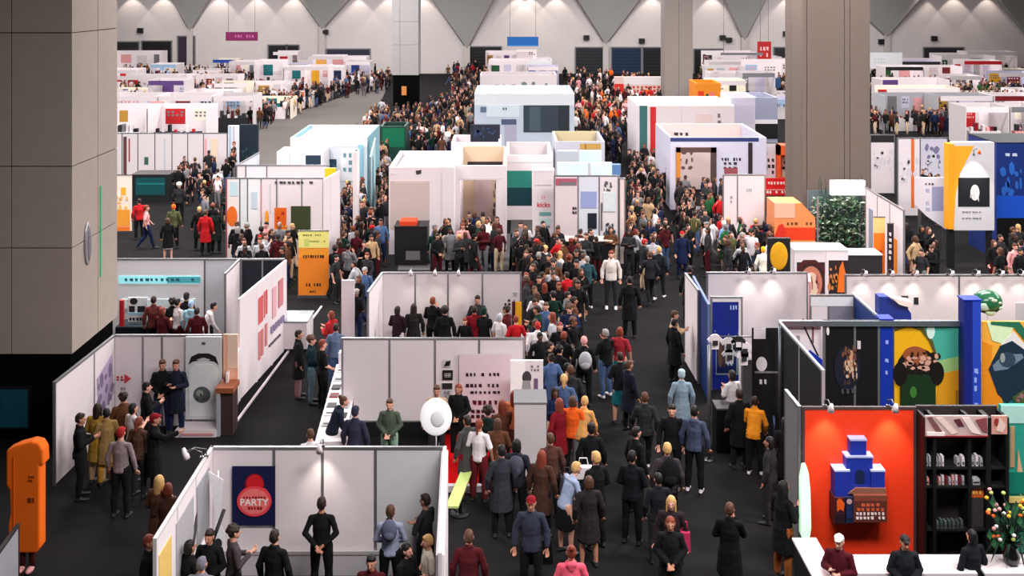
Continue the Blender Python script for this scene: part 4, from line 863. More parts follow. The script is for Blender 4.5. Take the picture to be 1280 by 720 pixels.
# ---------------------------------------------------------------- kiosks and signs behind the white walls
solid('white kiosk with a large food picture on its front', 993, 1031, 410, 312, .9, 'white', 'kiosk', 'picture_kiosk', [((60,34,34),'rect',.08,.15,1,.66), ((196,120,96),'ell',.55,.42,.36,.22), ((222,196,170),'ell',.55,.44,.24,.16), ((176,96,96),'marks',.2,.3,.9,.62,3,6), ((80,30,30),'poly',[(.1,.3),(.3,.18),(.7,.16),(1,.3),(1,.22),(.7,.12),(.3,.12),(.1,.2)]), ((150,60,50),'marks',.2,.58,1,.72,2,5)], side=None)
solid('second white kiosk with an orange flame picture', 1033, 1060, 400, 312, .9, 'white', 'kiosk', 'picture_kiosk', [((40,30,30),'rect',.1,.14,1,1), ((230,110,30),'poly',[(.5,.6),(.6,.25),(.75,.15),(.9,.35),(1,.6)]), ((196,120,60),'marks',.1,.2,.5,.6,4,3)])
solid('dark cabinet with a pale top between the flame kiosk and the slanted banners', 1061, 1103, 390, 318, .8, (38,34,38), 'cabinet', 'dark_cabinet', top=(206,200,204))
e = thing('oval_sign', 'upright yellow oval sign in a black frame beside the picture kiosk', 'sign', (xat(974,32), 32, 0))
MB().box(xat(960,32), 32, zat(341,32), xat(988,32), 32.15, zat(298,32), M('black')).build('frame', e); MB().ell(((xat(962,32)+xat(985,32))/2, 31.99, zat(320,32)), (.275,.03,.43), M((222,160,22),'print'), 24, 12).build('oval_face', e); MB().box(xat(968,32), 32.03, 0, xat(980,32), 32.1, zat(340,32), M('black')).build('post', e)
d = depth(335)
e = thing('orange_pavilion', 'peach and orange box pavilion with a cut-off corner beside the wide pillar', 'pavilion', (xat(990,d), d, 0))
m = MB().prism([(xat(x,d), zat(y,d)) for x, y in ((968,254),(1002,254),(1019,272),(1019,300),(1019,334),(968,334))], (Vector((0,d,0)), Vector((1,0,0)), Vector((0,0,1)), Vector((0,-1,0))), -1.2, 0, M((228,140,84),'print')); m.build('shell', e)
m = MB(); paint(m, (Vector((xat(968,d),d,zat(300,d))), Vector((1,0,0)), Vector((0,0,1)), Vector((0,-1,0))), xat(1019,d)-xat(968,d), zat(254,d)-zat(300,d), [((224,64,28),'rect',.1,.66,1,1), ((110,64,30),'marks',.3,.5,.95,.62,1,7), ((214,50,36),'poly',[(.0,.9),(.1,.6),(.2,.55),(.3,.8),(.2,1),(0,1)]), ((238,176,150),'rect',0,0,.5,.4)], .004); m.build('picture', e)
# glass case with plants
d = depth(330); X0, X1 = xat(1022,d), xat(1092,d)
e = thing('planted_case', 'tall glass walled case full of leafy plants under a bright lamp panel', 'planter', ((X0+X1)/2, d+.6, 0))
MB().box(X0, d, 0, X1, d+1.3, .55, M('charcoal')).build('planter_base', e)
for x in (X0, X1):
    for y in (d, d+1.3): MB().box(x-.03, y-.03, .55, x+.03, y+.03, zat(246,d), M('lightgrey','metal')).build('post', e)
MB().box(X0, d+1.25, .55, X1, d+1.3, zat(246,d), M((96,112,118))).build('back_pane', e)
MB().box(xat(1042,d), d+.3, zat(246,d), xat(1085,d), d+.5, zat(228,d), M((255,250,244),'paint',1.3)).build('lamp_panel', e)
rr = random.Random(8); m = MB()
for i in range(900):
    u = rr.random(); hh = (1.2+1.9*rr.random()**.8)*(.75+.4*math.sin(u*9)**2); x = X0+.1+(X1-X0-.2)*u; y = d+.1+1.05*rr.random(); z = min(.6+(hh-.3)*rr.random(), zat(252,d)+.3*rr.random()-.3)
    s = .09+.10*rr.random(); t = rr.random()*6.28; c, q = math.cos(t)*s, math.sin(t)*s
    m.add([(x,y,z),(x+c,y+q,z+.06),(x+c*1.8,y+q*1.8,z+.02-.1*rr.random()),(x+c-q*.5,y+q+c*.5,z+.02)], [(0,1,2,3)], M([(70,96,66),'green',(96,104,78),(150,166,146),(44,74,52)][i % 5],'leaf'))
for i in range(26):
    x = X0+.15+(X1-X0-.3)*rr.random(); y = d+.2+.9*rr.random(); m.tube([(x,y,.5),(x+.1*rr.random(),y,1.6),(x+.25*(rr.random()-.5),y,2.7+rr.random()*.5)], .012, M('darkgreen','leaf'), 4)
m.build('foliage', e)
# orange frame booth + red sign
d = depth(262)
e = thing('orange_frame_stand', 'tall orange framed stand with small pictures beside the wide pillar', 'stand', (xat(988,d), d, 0))
for q in ((972,976,182,262),(1001,1005,182,262)): MB().box(xat(q[0],d), d, 0, xat(q[1],d), d+.8, zat(q[2],d), M((220,82,34))).build('post', e)
MB().box(xat(972,d), d, zat(194,d), xat(1005,d), d+.8, zat(182,d), M((224,92,44))).build('header', e)
m = MB().box(xat(979,d), d+.5, 0, xat(1001,d), d+.55, zat(196,d), M((214,110,70),'print')); paint(m, (Vector((xat(979,d),d+.5,zat(225,d))), Vector((1,0,0)), Vector((0,0,1)), Vector((0,-1,0))), xat(1001,d)-xat(979,d), zat(196,d)-zat(225,d), [((222,206,190),'rect',.1,.1,1,.95), ((60,44,40),'marks',.15,.3,.95,.95,4,4)], .004); m.build('back_panel', e)
d = depth(268); board('bright red sign board with two rows of white lettering under the orange stand', 956, 223, 997, 244, d, [((250,210,200),'marks',.08,.15,.92,.42,1,9), ((250,225,215),'marks',.04,.7,.96,.95,1,10), ((240,200,190),'rect',0,.66,1,.69)], (214,30,30), 'sign', 'red_sign', .1, kind='print')
m = MB().box(xat(957,d), d+.02, 0, xat(1001,d), d+.5, zat(246,d), M('black')); tag(m.build('sign_cabinet'), 'black cabinet carrying the bright red sign board', 'cabinet')
# white wall with poster-like visitor
d = depth(318); partition('bright white wall behind the person with bushy red hair', (xat(904,d),d), (xat(956,d),d), zat(218,d), (0,.34,1), shapes=[((150,150,156),'marks',.16,.25,.24,.36,2,1), ((180,180,186),'marks',.55,.15,.7,.22,1,3)])
# slanted white wall with banners
partition('long white slanted wall with orange and black banners, beside the wide pillar', gp(1083,234,3.2), gp(1130,262,3.2), 3.2, (0,.33,.66,1), shapes=[((236,140,40),'rect',.62,.35,.85,.95), ((40,38,40),'rect',.4,.4,.5,.95), ((226,90,50),'rect',.30,.5,.36,.95), ((140,150,170),'rect',.1,.2,.2,.9)])
rollup('orange banner at the foot of the slanted white wall', 1092, 1106, 272, 372, (232,120,36), [((250,190,120),'rect',0,0,1,.2), ((180,40,30),'marks',.2,.4,.8,.9,4,2)], d=depth(372))
rollup('tall dark banner beside the orange banner at the slanted wall', 1109, 1117, 280, 376, (46,40,46), [((210,206,206),'marks',.2,.1,.8,.5,5,1)], d=depth(376))
rollup('white striped banner beside the dark banner at the slanted wall', 1119, 1128, 262, 374, 'white', [((150,150,170),'rect',.3,.2,.5,.9)], d=depth(374))
# big grey sign board with orange side
d = depth(336); X0, X1, Z0, Z1 = xat(1185,d), xat(1243,d), zat(288,d), zat(178,d)
e = thing('sign_tower', 'big pale grey sign tower with an orange side strip and a black square picture', 'sign', ((X0+X1)/2, d, 0))
m = MB().box(xat(1192,d), d, Z0, X1, d+.35, Z1, M((200,198,202))); paint(m, (Vector((xat(1192,d),d,Z0)), Vector((1,0,0)), Vector((0,0,1)), Vector((0,-1,0))), X1-xat(1192,d), Z1-Z0, [((236,160,40),'poly',[(0,.04),(.5,.04),(.16,.35),(.05,.6),(0,1)]), ((28,29,34),'rect',.11,.40,.88,.73), ((210,208,208),'ell',.52,.57,.11,.09), ((190,188,190),'marks',.4,.52,.62,.66,3,3), ((120,124,130),'marks',.2,.78,.7,.80,1,6), ((120,124,130),'marks',.2,.85,.7,.87,1,6)], .004); m.build('face', e)
MB().box(X0, d-.04, Z0+.05, xat(1192,d), d+.39, Z1-.05, M((238,156,30))).build('orange_edge', e)
MB().box(xat(1187,d), d+.06, 0, xat(1194,d), d+.28, Z0, M('black')).build('leg', e); MB().box(xat(1236,d), d+.06, 0, xat(1241,d), d+.28, Z0, M('black')).build('leg', e)
arm_lamp('bright spotlight shining on the big pale grey sign tower', (xat(1217,d), d, zat(193,d)), (0,-1), 210, col='orange', size=1.3)
d = depth(330); e = thing('lilac_sign', 'white sign panel with lilac pictures, slanting down beside the sign tower', 'sign', (xat(1164,d), d+.6, 0))
dd = d+.6; m = MB().prism([(xat(x,dd), zat(y,dd)) for x, y in ((1144,222),(1184,222),(1184,288),(1158,270),(1144,256))], (Vector((0,dd,0)), Vector((1,0,0)), Vector((0,0,1)), Vector((0,-1,0))), -.1, 0, M((216,212,222),'print')); paint(m, (Vector((xat(1144,dd),dd,zat(285,dd))), Vector((1,0,0)), Vector((0,0,1)), Vector((0,-1,0))), xat(1184,dd)-xat(1144,dd), zat(222,dd)-zat(285,dd), [((150,152,186),'rect',.52,.18,.88,.66), ((170,172,200),'marks',.3,.2,.5,.7,4,1), ((70,70,84),'marks',.3,.1,.6,.16,1,3)], .004); m.build('face', e)
for x in (1150,1180): MB().box(xat(x,dd)-.05, dd+.02, 0, xat(x,dd)+.05, dd+.09, zat(262,dd), M('grey','metal')).build('leg', e)
d = depth(325); solid('deep blue box stand with pale line drawing at the edge of the view', 1246, 1340, 325, 178, 2.5, (18,44,112), 'stand', 'blue_stand', [((40,100,190),'marks',.08,.2,.36,.48,3,4), ((26,80,190),'rect',0,.45,1,.64), ((12,12,14),'rect',0,.64,1,1), ((190,200,220),'marks',.1,.08,.3,.12,1,2)], top=(18,22,30))
# mannequin-like costume with a red round hat, on a stand
# tall right wing booths
h = 3.0
for i, (x0, x1, yt, yb, cols, lab) in enumerate(((1088,1118,168,222,['white'],'white booth wall with a dark top band beside the wide pillar'), (1122,1150,172,250,['white'],'narrow white booth wall near the red hatted figure'), (1150,1184,172,228,[(204,200,216)],'lilac tinted wall with small dark pictures behind the sloping sign'))):
    d = depth(yb+20 if i != 2 else 246); partition(lab, (xat(x0,d),d), (xat(x1,d),d), zat(yt,d), (0,1), cols=cols, shapes=[(((40,38,42),'rect',0,0,1,.12) if i == 0 else ((222,110,50),'rect',.6,0,.75,.9) if i == 1 else ((120,118,150),'marks',.2,.1,.8,.5,3,3)), ((210,206,212),'marks',.1,.25,.9,.6,4,4)])
# ---------------------------------------------------------------- middle distance: centre blocks
def block_room(label, x0, x1, yb, yt, dep, col='white', front=(), opening=None, name='booth_block', header=None, roof=None, side_col=None, inner=None, interior=None):
    """open-topped block booth: front wall (with an opening), two side walls, back wall"""
    d = depth(yb); X0, X1, Z1 = xat(x0,d), xat(x1,d), zat(yt,d); t = .12
    if not opening: OBST.append((X0, d, X1, d+dep+t))
    e = thing(name, label, 'booth', ((X0+X1)/2, d+dep/2, 0)); m = MB(); fr = (Vector((X0,d,0)), Vector((1,0,0)), Vector((0,0,1)), Vector((0,-1,0)))
    if opening:
        a0, a1, az = xat(opening[0],d), xat(opening[1],d), zat(opening[2],d)
        m.box(X0, d, 0, a0, d+t, Z1, M(col)).box(a1, d, 0, X1, d+t, Z1, M(col)).box(a0, d, az, a1, d+t, Z1, M(col))
    else: m.box(X0, d, 0, X1, d+t, Z1, M(col))
    paint(m, fr, X1-X0, Z1, front, .004); m.build('front_wall', e)
    sc_ = side_col or col
    MB().box(X0, d+t, 0, X0+t, d+dep, Z1, M(sc_)).build('side_wall', e); MB().box(X1-t, d+t, 0, X1, d+dep, Z1, M(sc_)).build('side_wall', e)
    m = MB().box(X0, d+dep, 0, X1, d+dep+t, Z1, M(inner or col)); 
    if interior: paint(m, (Vector((X0,d+dep,0)), Vector((1,0,0)), Vector((0,0,1)), Vector((0,-1,0))), X1-X0, Z1, interior, .004)
    m.build('back_wall', e)
    if roof: MB().box(X0+t, d+t, Z1-.25, X1-t, d+dep, Z1-.18, M(roof)).build('roof_panel', e)
    return e
block_room('white block booth with a large beige screen on its front', 486, 568, 318, 209, 4.0, front=[((200,184,180),'rect',.02,.16,.62,.72), ((214,200,196),'rect',.10,.155,.60,.18), ((60,58,60),'poly',[(.41,.04),(.50,.03),(.49,.075),(.42,.085)]), ((220,205,215),'marks',.02,.02,.12,.1,2,2), ((206,206,210),'rect',.80,.05,.81,1)], roof='lightgrey')
d = depth(330); solid('black table block with an orange red cloth in front of the white block booth', 493, 534, 332, 283, 1.0, (22,22,24), 'table', 'demo_table', [((120,118,118),'rect',.35,.62,.78,.85)], top=(26,26,28))
m = MB().box(xat(499,depth(332)), depth(332)+.1, zat(283,depth(332))+.002, xat(520,depth(332)), depth(332)+.8, zat(283,depth(332))+.16, M((214,70,40),'cloth')); tag(m.build('orange_box'), 'long orange red box lying on the black demonstration table', 'box')
block_room('white portal booth with a wide doorway full of people', 568, 633, 312, 207, 5.0, opening=(575,620,225), inner='beige', interior=[((44,38,40),'rect',.15,.2,.9,.42), ((196,180,172),'marks',.18,.24,.88,.40,2,9), ((206,184,180),'rect',.3,.44,.68,1), ((90,80,80),'marks',.72,.4,.9,.9,6,3)], front=[((206,200,204),'rect',.08,.155,.92,.165)])
block_room('white block behind the portal booth with a red landscape strip', 564, 626, 262, 178, 2.5, front=[((150,30,34),'rect',.36,.18,.80,.27), ((90,50,40),'rect',.36,.27,.80,.36), ((200,60,60),'marks',.38,.17,.78,.24,1,6), ((60,56,60),'rect',.15,.12,.18,.34)])
e = board('dark navy screen on top of the white block behind the portal', 588, 156, 625, 178, depth(262)+1.2, [((40,60,90),'marks',.1,.2,.9,.8,3,5)], (24,30,46), 'screen', 'led_screen', .2)
block_room('pale blue white building-like booth with a big dark glass screen', 593, 718, 214, 117, 5.0, col=(196,208,224), front=[((226,232,238),'rect',0,0,1,.15), ((52,66,78),'rect',.49,.15,.95,.50), ((74,92,104),'rect',.55,.17,.66,.48), ((40,50,58),'rect',.84,.15,.95,.48), ((214,228,236),'rect',.12,.15,.45,.30), ((50,54,66),'marks',.28,.17,.36,.23,1,3), ((80,92,124),'rect',.27,.33,.42,.40), ((176,176,196),'rect',.30,.40,.42,.9), ((100,116,140),'rect',.06,.17,.12,.24)], roof=(210,222,230))
block_room('teal walled booth with a white top beam, between portal and totem', 633, 691, 275, 194, 4.0, front=[((40,130,116),'rect',0,.24,.55,.52), ((10,58,66),'rect',0,.50,.55,.78), ((216,224,220),'rect',0,.09,1,.11)], inner='offwhite')
# totem
solid('tall white totem with small red lettering and teal bands', 666, 693, 325, 213, .6, 'white', 'totem', 'totem', [((150,152,160),'marks',.1,.15,.9,.17,1,9), ((214,60,70),'text','kicks',.5,.38,.075), ((225,150,155),'marks',.4,.27,.6,.32,1,2), ((110,170,165),'rect',.3,.46,.85,.50), ((196,224,220),'rect',.3,.53,.85,.6), ((80,86,96),'marks',.3,.61,.9,.645,1,6), ((20,20,22),'rect',0,.74,1,1)])
# three panel booth
d = depth(330)
partition('booth wall of three tall panels in pink, blue and black pictures', (xat(693,d),d), (xat(773,d),d), zat(219,d), (0,.37,.70,1), cols=[(222,206,208),(214,218,228),'white'], shapes=[((176,90,110),'rect',.02,.02,.35,.10), ((120,116,122),'rect',.08,.06,.34,.10), ((150,162,206),'rect',.41,.17,.66,.36), ((28,34,44),'rect',.52,.42,.66,.60), ((48,44,48),'marks',.28,.34,.36,.44,2,2), ((90,90,96),'marks',.76,.06,.90,.16,3,3), ((214,222,226),'rect',.76,.18,.95,.40), ((30,32,36),'rect',.73,.30,.745,.62), ((60,76,86),'marks',.78,.52,.95,.68,3,4), ((34,36,40),'rect',.72,.76,.95,.79)])
partition('pale rose side wall end of the three panel booth', (xat(774,d),d-.05), (xat(781,d),d-.05), zat(222,d), (0,1), col='rose' if 0 else (232,212,208))
d5 = depth(348); counter('pale counter with an orange edge below the three panel booth', (xat(694,d5), d5+.4), (xat(766,d5), d5+.4), .7, zat(301,d5), (226,206,198), (16,16,18))
for i, (x0, x1, y0, y1, c, L) in enumerate(((697,735,204,219,(206,232,236),'aqua white lightbox roof panel nearest the totem'), (739,765,204,219,(210,236,240),'aqua white lightbox roof panel beside the blue corner box'), (725,752,189,204,(196,230,234),'aqua lightbox above the other roof panels'), (765,776,206,219,(92,130,178),'small blue corner box behind the three panel booth'), (697,722,189,204,(186,192,200),'grey roof panel behind the aqua lightboxes'))):
    dd = depth(330)+1.0+i*.5; X0, X1 = xat(x0,dd), xat(x1,dd); z1 = zat(y0,dd); z0 = zat(y1,dd)
    e = thing('roof_panel', L, 'lightbox', ((X0+X1)/2, dd, 0)); MB().box(X0, dd, z0, X1, dd+.3, z1, M(c, 'paint', .15 if i < 3 else 0)).build('panel', e)
    for x in (X0+.05, X1-.05): MB().box(x-.03, dd+.1, 0, x+.03, dd+.16, z0, M('lightgrey','metal')).build('post', e)
block_room('grey walled booth with a gold panel behind the aqua roof boxes', 694, 756, 262, 177, 3.5, col=(190,190,202), front=[((190,150,80),'rect',.50,.03,.92,.18), ((120,84,40),'rect',.60,.03,.62,.18)], inner=(206,190,150))
m = MB().box(xat(779,depth(250)), depth(250), 0, xat(790,depth(250)), depth(250)+.5, zat(226,depth(250)), M((20,84,62))); tag(m.build('green_cabinet'), 'small dark green cabinet at the side of the crowded aisle', 'cabinet')
# left middle: light blue booth
block_room('light blue white booth with a teal side, along the left crowd', 363, 459, 262, 172, 4.5, col=(188,192,200), front=[((214,214,220),'rect',0,0,1,.12), ((150,184,210),'rect',.22,.14,.30,.6), ((150,156,168),'rect',.02,.3,.2,.9), ((30,52,70),'rect',.40,.30,.60,.55), ((60,90,110),'marks',.42,.34,.58,.5,3,3), ((206,206,212),'rect',.66,.16,.84,.6), ((96,130,140),'marks',.68,.2,.82,.5,3,2), ((130,176,190),'rect',.88,.1,.95,.9)], side_col=(130,180,192), roof=(190,196,204))
partition('teal edged glass-like side wall beside the left crowd', gp(463,196,3.3), gp(469,172,3.3), 3.3, (0,1), col=(150,204,214), cols=[(176,214,222)], shapes=[((18,84,100),'rect',.3,.1,.5,.95)])
block_room('green topped dark stand in the middle crowd', 475, 507, 205, 158, 2.0, col=(14,60,50), front=[((0,104,70),'rect',.1,.05,.95,.55)], inner=(10,48,40))
block_room('slim pale stand with a rounded top before the portal block', 441, 446, 320, 190, .6, col='white', name='slim_stand')
# white booth with colourful panels
d = depth(330)
e = partition('long white booth front with pale posters and orange shapes', (xat(283,d),d), (xat(404,d),d), zat(222,d), (0,.14,.22,.36,.52,.78,1), cols=[(238,226,222),(224,228,232),(236,236,238),(232,220,224),'white','white'], shapes=[((232,112,40),'ell',.06,.44,.055,.12), ((170,60,80),'rect',0,0,.01,1), ((196,222,230),'rect',.04,.03,.12,.2), ((224,140,150),'rect',.355,.05,.365,.5), ((196,212,226),'rect',.26,.15,.32,.35), ((206,206,212),'rect',.45,.05,.46,.4), ((206,206,212),'rect',.53,.05,.54,.4), ((236,160,50),'ell',.42,.46,.02,.09), ((222,100,24),'rect',.50,.34,.62,.60), ((170,40,24),'marks',.52,.38,.61,.54,3,2), ((240,170,70),'marks',.5,.54,.64,.62,2,4), ((58,66,40),'rect',.67,.32,.87,.62), ((60,60,64),'marks',.5,.02,.9,.06,1,9)])
partition('tall white side wall with a bright yellow strip at the crowd edge', gp(424,200,4.1), gp(405,224,3.7), 3.7, (0,.6,1), post_col='white')
board('bright yellow banner fading to pale at the corner of the long white booth', 406, 210, 420, 320, depth(328), [((240,206,40),'rect',0,0,1,.4), ((240,222,120),'rect',0,.4,1,.6), ((238,230,190),'rect',0,.6,1,.85), ((226,150,90),'marks',.1,.85,.9,1,2,3)], (236,224,190), 'banner', 'corner_banner', .05)
partition('second white wall row behind the long white booth front', (xat(296,d+3.5),d+3.5), (xat(410,d+3.5),d+3.5), zat(206,d+3.5), (0,.1,.33,1), cols=['white',(226,226,232),'white'])
block_room('pair of white cabinets with a dark screen behind the long white booth', 346, 404, 272, 190, 1.5, front=[((30,50,66),'rect',.62,.05,.95,.25), ((190,206,220),'rect',.45,0,.5,.5), ((170,170,176),'rect',.28,0,.3,.6)])
rollup('tall orange banner with yellow top and black lettering', 373, 411, 289, 372, (236,150,50), [((232,222,130),'rect',0,0,1,.26), ((196,206,110),'rect',.2,.12,.36,.24), ((120,126,60),'marks',.15,.04,.85,.08,1,9), ((140,150,70),'marks',.35,.14,.9,.17,1,8), ((232,130,40),'rect',0,.40,1,1), ((50,36,24),'marks',.15,.36,.85,.44,1,9), ((60,36,20),'marks',.25,.80,.85,.88,1,7), ((60,36,20),'marks',.3,.92,.6,.97,1,4)], d=depth(372))
rollup('cream and orange banner beside the tiled pillar', 140, 165, 219, 290, (240,226,214), [((240,176,60),'rect',.45,.22,.7,.36), ((240,160,60),'rect',.1,.62,.9,.92), ((236,120,40),'rect',.1,.93,.9,1), ((240,190,110),'marks',.2,.35,.8,.6,3,3)], d=depth(291))
d = depth(246); solid('dark teal reception desk below the long far white wall', 164, 211, 252, 218, 1.2, (20,26,28), 'desk', 'reception_desk', [((14,70,74),'rect',.12,.1,.9,.75), ((30,110,110),'rect',.15,.30,.88,.36)], top=(60,54,54))
d = depth(226); partition('long white booth wall with thin pale posters behind the reception desk', (xat(120,d),d), (xat(284,d),d), zat(166,d), (0,.2,.32,.45,.58,.7,.82,1), shapes=[((100,66,64),'rect',.21,.06,.235,1), ((160,60,70),'rect',.25,.1,.26,.6), ((60,100,90),'rect',.37,.5,.40,.66), ((236,170,176),'rect',.83,.1,.845,.9), ((196,206,214),'rect',.52,.1,.53,.9), ((236,214,190),'rect',.88,.1,.93,.7)])
board('dark navy tall panel beside the pale aisle carpet', 299, 156, 322, 206, depth(206), [((40,64,80),'marks',.1,.6,.9,1,3,3)], (16,34,46), 'panel', 'navy_panel', .3)
board('row of pale blue hanging curtains beside the navy panel', 285, 157, 298, 208, depth(208), [((176,200,220),'rect',.1,0,.3,1), ((190,180,200),'rect',.5,0,.62,1)], (224,228,236), 'curtain', 'curtain', .2, kind='fabric')
partition('white gabled wall end rising beside the pale aisle carpet', gp(296,206,3.0), gp(324,190,3.0), 3.0, (0,1), cols=[(222,226,236)])
# right middle
d = depth(262)
block_room('lilac white booth under a blue beam with a brown doorway', 838, 958, 262, 172, 5.0, col=(206,204,222), opening=(849,894,186), inner=(236,214,206), front=[((50,62,112),'rect',0,0,.92,.055), ((34,30,36),'marks',.50,.27,.74,.34,1,8), ((60,56,60),'marks',.55,.33,.7,.46,2,3), ((150,80,84),'rect',.56,.42,.70,.62), ((46,42,48),'rect',.81,.07,.855,.5)], interior=[((60,56,60),'marks',.2,.12,.4,.2,1,3), ((30,28,32),'marks',.22,.24,.38,.33,1,4), ((120,80,80),'marks',.1,.4,.45,.7,3,5)])
e = thing('door_frame', 'dark brown door frame with an orange side, in the lilac white booth', 'door frame', (xat(870,d), d-.12, 0))
MB().box(xat(845,d), d-.14, 0, xat(850,d), d-.01, zat(184,d), M((206,130,50))).build('jamb', e); MB().box(xat(888,d), d-.14, 0, xat(895,d), d-.01, zat(184,d), M((78,58,54))).build('jamb', e); MB().box(xat(845,d), d-.14, zat(190,d), xat(895,d), d-.01, zat(184,d), M((88,66,60))).build('lintel_board', e)
e = thing('steps', 'grey steps leading up to the brown doorway', 'steps', (xat(872,depth(280)), depth(280), 0)); dd = depth(282)
for k in range(3): MB().box(xat(853,dd), dd+k*.5, 0, xat(890,dd), dd+1.8, .16*(k+1), M((104,98,100))).build('tread', e)
block_room('white booth wall with grey product pictures behind the blue beam', 797, 918, 218, 132, 5.0, col='white', front=[((60,110,110),'rect',.02,0,.1,.9), ((206,40,44),'rect',.13,.02,.19,.9), ((150,40,50),'rect',.62,.19,.74,.25), ((226,206,204),'rect',.60,.12,.78,.52), ((120,110,112),'marks',.82,.1,.87,.5,4,1), ((120,110,112),'marks',.90,.28,.98,.5,2,3), ((206,206,214),'rect',.45,0,.455,.6), ((50,46,52),'marks',.28,.34,.40,.52,3,3)])
block_room('orange and red square booth beside the twin pillar', 870, 901, 160, 104, 3.0, col=(236,140,30), front=[((222,60,30),'rect',.08,.18,.32,.9), ((50,70,40),'ell',.45,.35,.08,.12), ((236,120,110),'rect',.55,.2,.75,.8)])
d = depth(262); partition('white wall with pale drawings beside the orange framed stand', (xat(941,d+.4),d+.4), (xat(971,d+.4),d+.4), zat(178,d+.4), (0,1), shapes=[((190,186,194),'marks',.1,.1,.6,.4,3,3), ((50,46,50),'marks',.6,.22,.95,.5,3,2)])
block_room('lilac tinted cube booth behind the blue beam', 914, 944, 214, 122, 3.0, col=(204,200,218), front=[((30,28,34),'marks',.2,.42,.95,.6,2,4), ((196,192,210),'rect',.05,.1,.95,.35)])
block_room('grey blue cube booth beside the wide pillar', 944, 972, 208, 122, 3.0, col=(150,154,176), front=[((226,222,226),'rect',0,.32,1,.38), ((20,18,20),'rect',0,.38,1,.6)])
# ---------------------------------------------------------------- far rows of booths
rr = random.Random(21)
CW = {'white':'white', 'offwhite':'off-white', 'lightblue':'pale blue', 'rose':'rose', 'lightgrey':'light grey', 'lilac':'lilac', 'cream':'cream', 'aqua':'aqua'}
AC = ['charcoal','red','teal','navy','orange','rose','lightblue','green','grey','yellow','crimson','black','blue','purple','mustard']
USED = set()
ORD = ['first','second','third','fourth','fifth','sixth','seventh','eighth','ninth','tenth','eleventh','twelfth','thirteenth','fourteenth','fifteenth','sixteenth','seventeenth','eighteenth']
ROW = {0:'row nearest far wall', 1:'second row from far wall', 2:'third row from far wall', 3:'fourth row from far wall', 4:'fifth row from far wall', 5:'sixth row from far wall'}
def far_booth(X, Y, w, hgt, dep, base, acc, label, group, tbl=True, fascia=None):
    e = thing('exhibition_booth', label, 'booth', (X+w/2, Y, 0), group)
    m = MB().box(X, Y, 0, X+w, Y+.06, hgt, M(base)); k = rr.randint(2, 4); sh = []
    for i in range(k):
        u0 = (i+.12+.1*rr.random())/k; u1 = (i+.75+.15*rr.random())/k; v0 = .08+.15*rr.random(); v1 = v0+.25+.3*rr.random(); c = acc if i == 0 else rr.choice(['offwhite','white','lightgrey','cream','lilac','white','rose','grey'])
        if rr.random() < .1: c = rr.choice(AC)
        sh.append((c, 'rect', u0, v0, u1, v1))
        if rr.random() < .6: sh.append((rr.choice(['charcoal','white','grey','rose']), 'marks', u0+.02, v0+.05, u1-.02, v0+.22, 2, 4))
    fr = (Vector((X,Y,0)), Vector((1,0,0)), Vector((0,0,1)), Vector((0,-1,0))); paint(m, fr, w, hgt, sh, .004); m.build('back_wall', e)
    MB().box(X, Y-dep, 0, X+.05, Y, hgt*(.4 if rr.random() < .3 else 1), M(base)).build('side_wall', e)
    MB().box(X+w-.05, Y-dep, 0, X+w, Y, hgt, M(base)).build('side_wall', e)
    if fascia: MB().box(X+.05, Y-dep-.03, hgt-.38, X+w-.05, Y-dep, hgt-.02, M(fascia)).build('fascia_board', e)
    if tbl:
        m = MB().box(X+.35, Y-dep+.1, 0, X+w-.5, Y-dep+.65, .95, M(rr.choice(['charcoal','white','white','offwhite','navy','rose']),'fabric')); 
        for q in range(7):
            x = X+.45+(w-1.1)*q/7; m.box(x, Y-dep+.2, .95, x+.14+.12*rr.random(), Y-dep+.5, 1.05+.45*rr.random(), M(rr.choice(['charcoal','charcoal','black','grey','rose','white','offwhite','maroon','crimson',acc]),'print'))
        m.build('dressed_table', e)
rows = [123.5, 116, 108.5, 101, 93.5, 86]
zones = [('left', 146, 468), ('mid', 604, 690), ('right', 872, 1000), ('far right', 1088, 1278)]
zn = {'left':'beside the middle pillar', 'mid':'in the central block', 'right':'beside the twin pillar', 'far right':'beyond the wide pillar'}
for r, Y in enumerate(rows):
    for z, x0, x1 in zones:
        if z == 'left' and r >= 2: x1 = 440 - 22*(r-2)
        if z == 'mid' and r not in (0, 2): continue
        if z == 'mid': x0 -= r*2; x1 += r*4
        X = xat(x0, Y)+rr.random(); k = 0
        while X < xat(x1, Y)-2.0:
            w = rr.choice([3.0, 3.0, 4.0, 6.0]); w = min(w, xat(x1, Y)-X)
            base = rr.choice(['white','white','white','offwhite','white','white','lilac','cream','white']); acc = rr.choice(AC)
            lab = '%s booth with %s poster, %s %s, %s' % (CW.get(base, base), acc, ORD[min(k,17)], 'from the pillar side' if 0 else 'along', '')
            lab = '%s booth, %s panel, %s in %s, %s' % (CW.get(base, base), acc, ORD[min(k,17)], ROW[r], zn[z])
            far_booth(X, Y-.2, w-.1, rr.choice([1.3, 1.3, 1.6, 2.2, 2.5, 2.5, 3.1]), 2.6, base, acc, lab, None, True, rr.choice([None, None, 'white', 'offwhite', 'white', 'white', acc]))
            X += w + (0 if rr.random() < .75 else 1.6); k += 1
